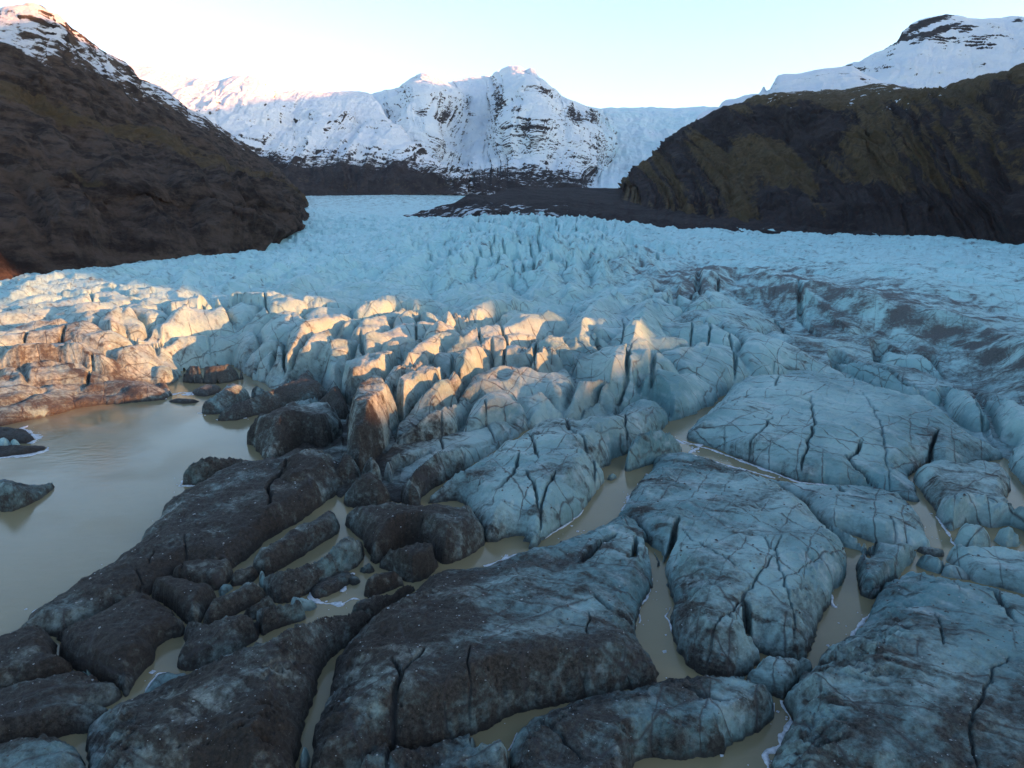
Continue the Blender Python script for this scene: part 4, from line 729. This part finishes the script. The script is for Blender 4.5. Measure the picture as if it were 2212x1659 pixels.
tag(lumps('ice_crumbs', S_[pale, :3], sz[pale] * .75, M_CR.m), 'pale crumbs of ice sprinkled over the dirty ice', 'ice crumbs', kind='stuff')
# ------------------------------------------------------------------ water
def water_material():
    k = NT_('silty meltwater')
    c = k.mix(k.mapr(k.noise(.05, detail=4), .35, .65), (.185, .165, .098), (.165, .148, .090))
    k.t.links.new(c, k.b.inputs['Base Color']); 
    k.t.links.new(k.mapr(k.noise(.08, detail=5), .4, .65, .06, .2), k.b.inputs['Roughness'])
    k.b.inputs['IOR'].default_value = 1.33
    bm = k.n('ShaderNodeBump', {'Height': k.noise(1.0, k.vec(2.2, 1, 1, .2), 4, .6), 'Strength': .22, 'Distance': .12})
    k.t.links.new(bm.outputs[0], k.b.inputs['Normal']); return k.m
a, b = 700, 420
me = bpy.data.meshes.new('water'); me.from_pydata([(-a, 5, 0), (a, 5, 0), (a, b, 0), (-a, b, 0)], [], [(0, 1, 2, 3)]); me.materials.append(water_material())
o = bpy.data.objects.new('water', me); col.objects.link(o); tag(o, kind='structure')
M_RIM = NT_('shore ice'); c = M_RIM.mix(M_RIM.mapr(M_RIM.noise(2.5, detail=5), .35, .65), (.28, .33, .37), (.52, .57, .62))
M_RIM.t.links.new(c, M_RIM.b.inputs['Base Color']); M_RIM.b.inputs['Roughness'].default_value = .5
def rim(label, crop, P, w):
    """strip of shore ice: a thin slab with ragged edges"""
    X, Y, z = pts(crop, P); p = at_z(X, Y, z)[:, :2]
    L = np.concatenate([[0], np.cumsum(np.hypot(*np.diff(p, axis=0).T))]); n = max(int(L[-1] / .18), 8); s = np.linspace(0, L[-1], n)
    x = np.interp(s, L, p[:, 0]); y = np.interp(s, L, p[:, 1])
    x = x + .35 * fbm2(s / 1.6, s * 0 + 3, 3); y = y + .35 * fbm2(s / 1.6, s * 0 + 13, 3)
    tx = np.gradient(x); ty = np.gradient(y); l = np.hypot(tx, ty) + 1e-9; nx, ny = -ty / l, tx / l
    hw = w * np.clip(.75 + 2.2 * fbm2(s / 1.8, s * 0 + w * 9, 4), .12, 1.6) * np.sin(np.pi * np.clip(s / L[-1], .02, .98)) ** .3
    rows = [(-1, -.05), (-.9, .05), (0, .08), (.9, .05), (1, -.05)]
    V = np.stack([np.stack([x + nx * hw * a, y + ny * hw * a, np.full(n, zz)], 1) for a, zz in rows], 1)
    q = [(i * 5 + j, i * 5 + j + 1, (i + 1) * 5 + j + 1, (i + 1) * 5 + j) for i in range(n - 1) for j in range(4)]
    c = V.reshape(-1, 3).mean(0); c[2] = 0
    o = mesh_from('shore_ice', V.reshape(-1, 3) - c, np.array(q), M_RIM.m, {}); o.location = c
    return tag(o, label, 'shore ice', 'white rims of shore ice')
for r in RIMS: rim(*r)
bp_ = []
for lab, crop, P, w in RIMS:
    X, Y, z = pts(crop, P); p = at_z(X, Y, z)
    for i in range(len(p) - 1):
        for _ in range(int(np.linalg.norm(p[i + 1] - p[i]) * 1.3)): bp_.append(p[i] + (p[i + 1] - p[i]) * STR.uniform() + np.append(STR.normal(0, 1.0, 2), .02))
bp_ = np.array(bp_); tag(lumps('brash_ice', bp_, .06 + .22 * STR.uniform(size=len(bp_)) ** 4, M_RIM.m, .4, 8), 'small bits of brash ice floating along the shores', 'brash ice', kind='stuff')
# ------------------------------------------------------------------ mountains
def mountain_material():
    k = NT_('mountain rock and snow'); snow = k.attr('snow'); veg = k.attr('veg'); scale = k.attr('scale')
    P = k.geo.outputs['Position']
    n1 = k.noise(.02, detail=6, rough=.65); n2 = k.noise(.12, detail=6, rough=.7)
    rock = k.mix(k.mapr(n1, .35, .65), (.020, .018, .021), (.042, .037, .040))
    rock = k.mix(scale, rock, k.mix(k.mapr(k.noise(.05, k.vec(1, 1, .45, 0, 14, .02), 8, .72), .38, .62), (.020, .017, .016), (.105, .080, .064)))
    rock = k.mix(k.mapr(n2, .5, .75, 0, .6), rock, (.085, .074, .068))
    vg = k.mix(k.mapr(n2, .3, .7), (.055, .042, .023), (.13, .095, .052)); vg = k.mix(k.mapr(k.noise(.03, detail=4), .5, .65, 0, .7), vg, (.072, .058, .030))
    vm = k.math('ADD', veg, k.math('MULTIPLY', k.math('SUBTRACT', n2, .5), .9)); c = k.mix(k.mapr(vm, .42, .60), rock, vg)
    blue = k.attr('ice')
    sn = k.mix(k.mapr(k.noise(.01, detail=5), .4, .6), (.72, .78, .86), (.80, .84, .88)); sn = k.mix(blue, sn, (.50, .74, .80))
    fine = k.n('ShaderNodeTexNoise', {'Vector': k.vec(1, 1, .35), 'Scale': .05, 'Detail': 10, 'Roughness': .8}).outputs['Fac']
    sm = k.math('ADD', snow, k.math('MULTIPLY', k.math('SUBTRACT', fine, .5), 1.7))
    c = k.mix(k.mapr(sm, .42, .58), c, sn)
    k.t.links.new(c, k.b.inputs['Base Color']); k.b.inputs['Roughness'].default_value = .85; k.b.inputs['Specular IOR Level'].default_value = .1
    bm = k.n('ShaderNodeBump', {'Height': k.noise(.07, detail=9, rough=.7), 'Strength': 1.0, 'Distance': 14.0}); k.t.links.new(bm.outputs[0], k.b.inputs['Normal'])
    return k.m
M_MT = mountain_material()
def resample(row, n):
    A = np.array(row, float); A = A if A.shape[1] == 3 else A
    L = np.concatenate([[0], np.cumsum(np.abs(np.diff(A[:, 0])) + .3 * np.abs(np.diff(A[:, 1])))]); s = np.linspace(0, L[-1], n)
    return np.stack([np.interp(s, L, A[:, i]) for i in range(3)], 1)
def mountain(name, rows, n, m, amp, wl, strata=0.0, gully=0.0, snowf=None, vegf=None, icef=None, back=.5, gdir=0.0, tint=0.0):
    """rows: traced lines (picture x, picture y, distance) from foot to skyline, skinned and roughened in space"""
    R = np.stack([resample(r, n) for r in rows]); k = len(rows)
    v = np.linspace(0, k - 1, m); i = np.minimum(v.astype(int), k - 2); t = (v - i)[:, None, None]
    p0 = R[np.maximum(i - 1, 0)]; p1 = R[i]; p2 = R[i + 1]; p3 = R[np.minimum(i + 2, k - 1)]
    lin = p1 + (p2 - p1) * t
    cat = .5 * (2 * p1 + (p2 - p0) * t + (2 * p0 - 5 * p1 + 4 * p2 - p3) * t * t + (3 * p1 - p0 - 3 * p2 + p3) * t ** 3)
    U = .5 * lin + .5 * cat; S = at_dist(U[..., 0], U[..., 1], U[..., 2])
    def normal(S):
        du = np.gradient(S, axis=1); dv = np.gradient(S, axis=0); N = np.cross(du, dv); N /= np.linalg.norm(N, axis=2)[..., None] + 1e-9
        return N * np.where(N[..., 2:3] < 0, -1, 1)
    N = normal(S); x, y, z = S[..., 0], S[..., 1], S[..., 2]
    vv = (v / (k - 1))[:, None] * np.ones((1, n)); s = np.cumsum(np.linalg.norm(np.gradient(S, axis=1), axis=2)[m // 2])[None, :] * np.ones((m, 1))
    D = amp * fbm3(x / wl, y / wl, z / wl, 7, True, .55)
    if gully:
        zz = z + 0 * s; ss = s + gdir * z
        D = D + gully * fbm2(ss / (wl * .55) + .6 * fbm3(x / wl, y / wl, z / wl, 3), zz / (wl * 3.5), 5, True, .55)
    if strata:
        zs = (z + wl * .12 * fbm3(x / (wl * 1.5), y / (wl * 1.5), z / wl, 4) + .04 * s) / (wl * .10); fr = zs - np.floor(zs)
        on = sstep(-.1, .35, fbm3(x / wl + 4, y / wl, z / (wl * .5), 3))
        D = D + strata * (sstep(0, .3, fr) - fr) * on
    edge = np.minimum(1, .35 + 2.5 * (1 - vv)) * np.minimum(1, vv * 8 + .15)
    S = S + N * (D * edge)[..., None] * np.array([1, 1, .8])
    N2 = normal(S)
    info = dict(U=U, S=S, N=N2, v=vv, slope=N2[..., 2], s=s, D=D)
    z2 = np.zeros_like(x)
    sn = snowf(info) if snowf else z2; vg = vegf(info) if vegf else z2; ic = icef(info) if icef else z2
    # back of the mountain
    r = S[-1]; hd = r[:, :2] / np.linalg.norm(r[:, :2], axis=1)[:, None]; nb = 14; bk = []
    for q in np.linspace(0, 1, nb + 1)[1:]:
        w_ = back * max(60, r[:, 2].max()) * 2.2 * q; b = r.copy(); b[:, :2] += hd * w_; b[:, 2] = r[:, 2] * (1 - q) - 5 * q + .25 * amp * fbm2(b[:, 0] / wl, b[:, 1] / wl, 4)
        bk.append(b)
    S = np.concatenate([S, np.stack(bk)]); ext = lambda a: np.concatenate([a, np.repeat(a[-1:], nb, 0)])
    o = grid_obj(name, S[..., 0], S[..., 1], S[..., 2], np.ones(S.shape[:2], bool), M_MT, dict(snow=ext(sn), veg=ext(vg), ice=ext(ic), scale=ext(z2 + tint)))
    return tag(o, kind='structure')
def UI(i): return i['U'][..., 0], i['U'][..., 1]
def nz(i, wl, o=4, sz=1.0, seed=0.0):
    S = i['S']; return fbm3(S[..., 0] / wl + seed, S[..., 1] / wl, S[..., 2] / (wl * sz), o)
def line(pts_):
    A = np.array(pts_, float); return lambda X: np.interp(X, A[:, 0], A[:, 1])
# left mountain
def snA(i):
    X, Y = UI(i); lim = line([(-400,170),(0,175),(150,215),(250,265),(350,290),(450,330),(560,370),(660,400)])(X)
    s = sstep(30, -90, Y - lim + 45 * nz(i, 60, 4)) 
    return s * .70 + .9 * (i['slope'] - .72) * s + .45 * nz(i, 16, 5, .22) * s - .1 + .5 * sstep(0, -60, Y - line([(-400,120),(0,75),(40,45),(95,40),(140,60),(700,300)])(X) + 20) * sstep(120, 60, X)
def vgA(i):
    X, Y = UI(i); c = line([(-400,230),(0,235),(150,300),(300,330),(420,390),(560,420),(640,430)])(X)
    return .62 * np.exp(-((Y - c) / 28) ** 2) + .35 * nz(i, 50, 4) + .12 + .55 * np.exp(-((Y - (410 + (X - 130) * .55)) / 9) ** 2) * sstep(130, 160, X) * sstep(235, 200, X)
mountain('mountain', [
 [(-1100,960,165),(-700,790,150),(-300,720,190),(0,655,229),(150,622,263),(300,605,302),(450,592,347),(540,577,397),(578,545,480),(612,505,620),(630,468,800),(628,440,1200)],
 [(-1100,760,230),(-700,570,235),(-300,520,285),(0,500,325),(150,500,355),(300,500,395),(450,500,430),(540,495,470),(578,480,540),(608,468,680),(622,450,880),(628,438,1220)],
 [(-1100,600,310),(-700,500,270),(-300,440,325),(0,420,365),(150,425,395),(300,430,430),(450,438,470),(540,440,530),(578,444,620),(606,442,750),(622,444,900),(628,437,1240)],
 [(-1100,300,420),(-700,250,430),(-300,190,480),(0,190,540),(150,232,600),(300,300,690),(420,350,760),(500,385,840),(560,408,920),(610,425,1000),(622,432,1100),(632,435,1280)],
 [(-1100,160,560),(-700,120,560),(-300,70,620),(0,38,680),(20,28,685),(50,24,692),(60,28,694),(72,20,698),(80,24,700),(95,34,708),(110,43,715),(118,40,718),(140,65,735),(180,92,770),(215,120,800),(235,127,820),(268,148,855),(290,172,880),(310,180,900),(345,200,935),(375,218,965),(395,240,985),(430,252,1020),(460,275,1050),(500,302,1090),(530,323,1120),(555,345,1150),(580,353,1180),(612,386,1230),(630,408,1270),(636,432,1320)]],
 900, 420, 19, 80, strata=4, gully=17, snowf=snA, vegf=vgA, back=.9, gdir=.6, tint=1.0)
# snow range behind it
def snB(i):
    X, Y = UI(i); lim = line([(150,345),(560,350),(640,385),(760,385),(880,385),(1000,430)])(X)
    s = sstep(45, -60, Y - lim + 40 * nz(i, 220, 4)); return s * .72 + 1.1 * (i['slope'] - .70) * s + .25 * nz(i, 45, 5, .2) * s + .06
def vgB(i): return .3 + .5 * nz(i, 120, 3)
mountain('mountain', [
 [(-400,445,1900),(200,440,1900),(560,432,1900),(800,428,1950),(1010,424,2000)],
 [(-400,400,2050),(200,400,2050),(560,395,2050),(700,400,2050),(850,398,2080),(930,405,2100),(985,412,2120),(1008,420,2120)],
 [(-400,320,2300),(200,320,2300),(560,330,2250),(640,340,2300),(700,345,2280),(740,330,2350),(800,338,2300),(860,348,2250),(910,370,2250),(955,392,2250),(1003,417,2200)],
 [(-400,240,2600),(150,240,2600),(420,250,2600),(560,255,2580),(640,270,2640),(700,262,2600),(760,280,2650),(830,285,2560),(880,330,2400),(950,388,2350),(1003,416,2250)],
 [(-400,140,2950),(150,165,2900),(250,148,2900),(300,147,2900),(360,158,2880),(400,168,2880),(440,176,2850),(480,179,2850),(500,172,2850),(515,170,2850),(530,173,2850),(545,172,2850),(560,180,2850),(590,203,2860),(620,206,2880),(640,202,2900),(660,205,2900),(700,207,2900),(740,203,2880),(760,202,2860),(785,204,2850),(800,208,2830),(815,225,2780),(835,265,2700),(880,320,2500),(950,385,2400),(1003,415,2300)]],
 800, 380, 52, 230, strata=8, gully=32, snowf=snB, vegf=vgB, back=.6, gdir=-.5)
# central massif and icefall
RK = np.array([(912,258,14,10),(955,262,16,12),(1095,240,14,26),(1160,215,20,12),(1130,262,16,12),(1230,262,30,14),(1240,280,30,10),(1270,262,9,16),(1150,285,16,8),(1020,268,20,8),(1000,232,18,8),(790,258,18,14),(800,262,16,10),(870,215,18,6)], float)
def snC(i):
    X, Y = UI(i); s = .86 + .8 * (i['slope'] - .66) + .20 * nz(i, 60, 5, .25)
    w = 14 * nz(i, 140, 4)
    for cx_, cy_, a, b in RK: s = s - .55 * np.exp(-(((X - cx_ + w) / a) ** 2 + ((Y - cy_ + w) / b) ** 2))
    low = sstep(355, 400, Y + 25 * nz(i, 200, 4)) * sstep(1300, 1262, X + 10 * nz(i, 100, 3)); return s - .62 * low
def icC(i):
    X, Y = UI(i); return sstep(1250, 1310, X) * .75 * np.clip(.5 + nz(i, 120, 5), 0, 1) + .12
mountain('mountain', [
 [(700,440,2150),(850,432,2150),(1000,428,2200),(1150,424,2250),(1270,420,2300),(1400,418,2300),(1650,418,2300)],
 [(720,360,2500),(830,365,2450),(900,345,2500),(1000,372,2650),(1060,372,2500),(1160,352,2480),(1240,372,2480),(1290,380,2700),(1400,372,2800),(1650,360,2800)],
 [(730,290,2900),(800,290,2850),(880,270,2700),(930,275,2650),(1000,295,2950),(1060,290,2900),(1110,275,2600),(1160,270,2560),(1230,285,2640),(1275,292,2750),(1320,310,3100),(1430,312,3150),(1650,300,3150)],
 [(735,240,3100),(790,238,3080),(850,222,3050),(915,205,2900),(940,212,2950),(1000,225,3250),(1070,215,3200),(1110,205,2950),(1150,198,2850),(1200,232,2900),(1250,250,2950),(1300,265,3400),(1450,268,3500),(1650,262,3500)],
 [(700,225,3400),(800,208,3400),(835,200,3400),(850,198,3380),(868,193,3360),(872,187,3340),(880,182,3300),(890,175,3250),(905,168,3200),(912,164,3180),(922,163,3170),(930,168,3200),(945,172,3250),(955,183,3350),(975,182,3450),(1000,177,3500),(1020,171,3500),(1045,169,3500),(1062,168,3480),(1075,160,3400),(1080,164,3400),(1088,154,3350),(1100,149,3320),(1118,150,3300),(1130,157,3280),(1135,160,3270),(1147,154,3220),(1160,172,3220),(1168,180,3220),(1180,194,3230),(1210,212,3260),(1245,230,3300),(1290,238,3700),(1330,238,3900),(1380,236,4000),(1405,233,4000),(1450,238,4000),(1520,235,3900),(1650,240,3800)]],
 850, 480, 52, 240, strata=4, gully=20, snowf=snC, icef=icC, back=.5)
# low snowy summits behind the right slope
def snE(i):
    X, Y = UI(i); s = .95 + .9 * (i['slope'] - .72) + .2 * nz(i, 40, 5, .3)
    s = s - .5 * np.exp(-((Y - line([(1480,300),(1690,165),(1740,168),(1790,158),(1840,160),(1880,185),(2300,200)])(X) - 8) / 8) ** 2) * sstep(1690, 1730, X) * sstep(1900, 1860, X)
    return s - .35 * sstep(175, 200, Y) * sstep(1680, 1760, X)
mountain('mountain', [
 [(1470,330,1500),(1600,290,1450),(1800,270,1400),(2000,240,1400),(2300,220,1400)],
 [(1478,300,1600),(1560,255,1600),(1700,210,1550),(1850,190,1500),(2000,200,1500),(2300,200,1480)],
 [(1480,300,1800),(1500,273,1800),(1507,262,1800),(1512,250,1800),(1520,244,1820),(1540,238,1850),(1555,232,1860),(1562,222,1860),(1570,217,1860),(1590,215,1850),(1610,207,1850),(1640,204,1830),(1646,196,1830),(1650,188,1830),(1654,198,1820),(1665,194,1820),(1675,176,1800),(1682,164,1790),(1700,162,1780),(1720,162,1770),(1750,156,1760),(1765,152,1750),(1800,148,1740),(1820,146,1730),(1838,144,1730),(1852,152,1720),(1870,165,1700),(1890,175,1690),(1930,184,1680),(2000,190,1670),(2100,188,1660),(2300,175,1650)]],
 500, 160, 8, 90, strata=5, gully=6, snowf=snE, back=.4)
# high snowy table mountain on the right
def snE2(i):
    X, Y = UI(i); s = 1.0 + 1.5 * (i['slope'] - .75) + .25 * nz(i, 50, 5, .3); w = 8 * nz(i, 90, 4)
    for cx_, cy_, a, b in ((1990,58,32,12),(2030,44,40,8),(2010,82,32,8),(2030,72,24,8),(1965,88,22,7),(2060,62,22,6),(1940,95,18,8),(2195,48,16,8),(2080,75,14,6)):
        s = s - .95 * np.exp(-(((X - cx_ + w) / a) ** 2 + ((Y - cy_ + w + (X - cx_) * .35) / b) ** 2))
    return s
mountain('mountain', [
 [(1740,230,2100),(1900,220,2050),(2100,215,2000),(2500,215,2000)],
 [(1790,185,2350),(1880,165,2300),(1960,140,2250),(2060,130,2250),(2212,120,2250),(2500,120,2250)],
 [(1810,165,2500),(1870,138,2480),(1950,100,2420),(2000,85,2380),(2080,80,2400),(2212,75,2400),(2500,80,2400)],
 [(1780,165,2700),(1840,145,2650),(1870,131,2620),(1900,118,2600),(1930,100,2560),(1938,92,2550),(1945,84,2540),(1952,70,2530),(1965,60,2520),(1975,52,2510),(1990,45,2500),(2003,41,2500),(2020,38,2500),(2045,34,2500),(2070,36,2520),(2090,42,2540),(2120,43,2560),(2160,41,2600),(2180,37,2600),(2212,39,2600),(2350,34,2600),(2500,50,2600)]],
 420, 200, 16, 110, strata=12, gully=10, snowf=snE2, back=.5)
# dark right slope
def snF(i):
    X, Y = UI(i); top = line([(1340,420),(1440,318),(1560,242),(1650,212),(1800,205),(1990,200),(2212,155),(2500,100)])(X)
    s = sstep(.18, .40, nz(i, 26, 4, .6)) * sstep(95, 30, Y - top) * sstep(1560, 1640, X) * sstep(2150, 1980, X)
    s = s * 1.1 + .35 * sstep(26, 2, Y - top) * sstep(1620, 1700, X) * sstep(2150, 2000, X)
    return s + .6 * sstep(.42, .5, nz(i, 9, 3, 1.4, 9)) * sstep(470, 500, Y) * sstep(1850, 1700, X) * .5
def vgF(i):
    X, Y = UI(i); top = line([(1340,420),(1440,318),(1560,242),(1650,212),(1800,205),(1990,200),(2212,155),(2500,100)])(X)
    s = i['s'] + .8 * i['S'][..., 2]; z = i['S'][..., 2]
    st = fbm2(s / 40, z / 260, 4)
    g = .52 + .95 * st + .3 * nz(i, 110, 3)
    g = g + .45 * sstep(70, 25, Y - top) * sstep(1560, 1640, X)
    g = g - .5 * np.exp(-((Y - 285) / 40) ** 2) * sstep(1900, 1700, X) * (X < 2000) + .2 * np.exp(-((Y - 380) / 50) ** 2 - ((X - 1650) / 200) ** 2)
    g = g - .5 * sstep(420, 470, Y) * sstep(1600, 1750, X) - .3 * np.exp(-((X - 1800) / 60) ** 2 - ((Y - 300) / 60) ** 2)
    return g
mountain('mountain', [
 [(1335,428,1000),(1400,470,760),(1450,500,700),(1600,522,640),(1800,530,608),(2000,537,585),(2212,560,510),(2500,600,440),(2900,700,380)],
 [(1342,420,1350),(1400,430,1000),(1500,440,860),(1600,445,790),(1800,450,720),(2000,452,660),(2212,455,560),(2500,460,500),(2900,450,450)],
 [(1345,416,1450),(1390,390,1250),(1480,352,1100),(1600,330,1000),(1750,325,920),(1880,310,860),(1960,300,800),(2080,300,720),(2212,300,640),(2500,280,580),(2900,250,520)],
 [(1346,414,1480),(1400,365,1330),(1480,305,1220),(1560,268,1130),(1640,250,1080),(1740,250,1040),(1850,250,1020),(1930,250,960),(2000,238,900),(2100,222,840),(2212,205,780),(2500,170,700),(2900,110,640)],
 [(1346,412,1500),(1360,395,1480),(1380,372,1460),(1400,355,1440),(1420,335,1420),(1440,318,1400),(1460,300,1390),(1480,287,1380),(1500,277,1360),(1512,266,1350),(1530,255,1340),(1545,247,1330),(1570,240,1320),(1600,226,1310),(1620,218,1300),(1635,212,1300),(1650,209,1300),(1655,211,1300),(1690,206,1300),(1750,206,1300),(1800,202,1300),(1850,196,1290),(1900,190,1280),(1950,196,1250),(1990,202,1200),(2030,197,1130),(2080,184,1060),(2120,174,1010),(2150,168,980),(2212,151,920),(2300,130,880),(2500,90,820),(2900,20,760)]],
 900, 420, 17, 90, strata=8, gully=20, snowf=snF, vegf=vgF, back=.35, gdir=.8)
# dark medial moraine on the glacier
def snG(i):
    X, Y = UI(i); n = nz(i, 16, 4, .7)
    a = sstep(425, 460, Y - np.abs(X - 1060) * .02) * sstep(1330, 1150, X)
    return a * (.38 + .9 * n) + .5 * sstep(.3, .45, nz(i, 22, 4, .4, 5)) * sstep(445, 470, Y)
mountain('moraine', [
 [(820,492,800),(900,488,800),(1000,486,740),(1100,486,690),(1200,486,660),(1300,492,640),(1480,503,612),(1620,512,600),(1900,520,585)],
 [(830,484,840),(900,474,840),(980,468,780),(1045,462,720),(1100,468,720),(1200,462,700),(1300,470,680),(1480,485,650),(1650,497,640),(1900,508,610)],
 [(840,482,870),(900,464,870),(960,450,860),(1020,436,840),(1060,446,800),(1120,440,820),(1200,438,840),(1350,445,860),(1480,455,800),(1700,470,700),(1900,480,650)],
 [(850,480,900),(905,462,900),(940,455,900),(960,448,910),(985,438,920),(1005,426,930),(1014,420,940),(1025,420,960),(1045,424,980),(1065,421,1020),(1080,414,1060),(1100,409,1100),(1120,406,1150),(1160,407,1250),(1250,406,1350),(1350,408,1400),(1500,425,1200),(1700,450,900),(1900,470,700)]],
 420, 150, 3.0, 40, gully=4, snowf=snG, icef=lambda i: .25 + 0 * i['v'], back=.25)
# unseen ridges added to shade the ice; one saddle lets a sunlit band through
bx, by = math.cos(SUN_AZ), math.sin(SUN_AZ)
def shadow_hills(name, T, prof, wid, n=260, m=40):
    A = np.array(prof, float); s = np.linspace(A[0, 0], A[-1, 0], n); h = np.interp(s, A[:, 0], A[:, 1])
    u = np.linspace(-1, 1, m); S, U = np.meshgrid(s, u)
    h = h[None] * (1 - np.abs(U)) ** .9
    x = bx * (T + U * wid) - by * S; y = by * (T + U * wid) + bx * S
    h = h + .05 * h * fbm2(x / 70, y / 70, 5) + 4 * fbm2(x / 30, y / 30, 5, True) * (h > 1) - 6 * np.abs(U) ** 4
    z = np.zeros_like(h)
    return tag(grid_obj(name, x, y, h, np.ones_like(h, bool), M_MT, dict(snow=(h - 190) / 120 + .2, veg=.3 + z, ice=z, scale=z)), kind='structure')
shadow_hills('shadow_hills', 640, SHADOW_PROFILE, 330)
shadow_hills('mountain', 2600, [(1000,560),(1600,950),(2300,1090),(2800,1140),(3400,1190),(4200,1260),(5200,1100)], 900)  # added unseen range, its heights set to shade the far snow peaks

# thin evening haze over the whole valley
me = bpy.data.meshes.new('haze'); X0, X1, Y0, Y1, Z0, Z1 = -5000, 6500, -2500, 7000, -80, 1500
vv = [(x, y, z) for z in (Z0, Z1) for x, y in ((X0, Y0), (X1, Y0), (X1, Y1), (X0, Y1))]
me.from_pydata(vv, [], [(3, 2, 1, 0), (4, 5, 6, 7), (0, 1, 5, 4), (1, 2, 6, 5), (2, 3, 7, 6), (3, 0, 4, 7)])
hm = bpy.data.materials.new('thin haze'); hm.use_nodes = True; hm.node_tree.nodes.remove(hm.node_tree.nodes['Principled BSDF'])
pv = hm.node_tree.nodes.new('ShaderNodeVolumePrincipled'); pv.inputs['Color'].default_value = (.86, .92, 1, 1); pv.inputs['Density'].default_value = HAZE
hm.node_tree.links.new(pv.outputs[0], hm.node_tree.nodes['Material Output'].inputs['Volume']); me.materials.append(hm)
if HAZE > 0: tag(bpy.data.objects.new('haze', me), kind='stuff'); col.objects.link(bpy.data.objects['haze'])
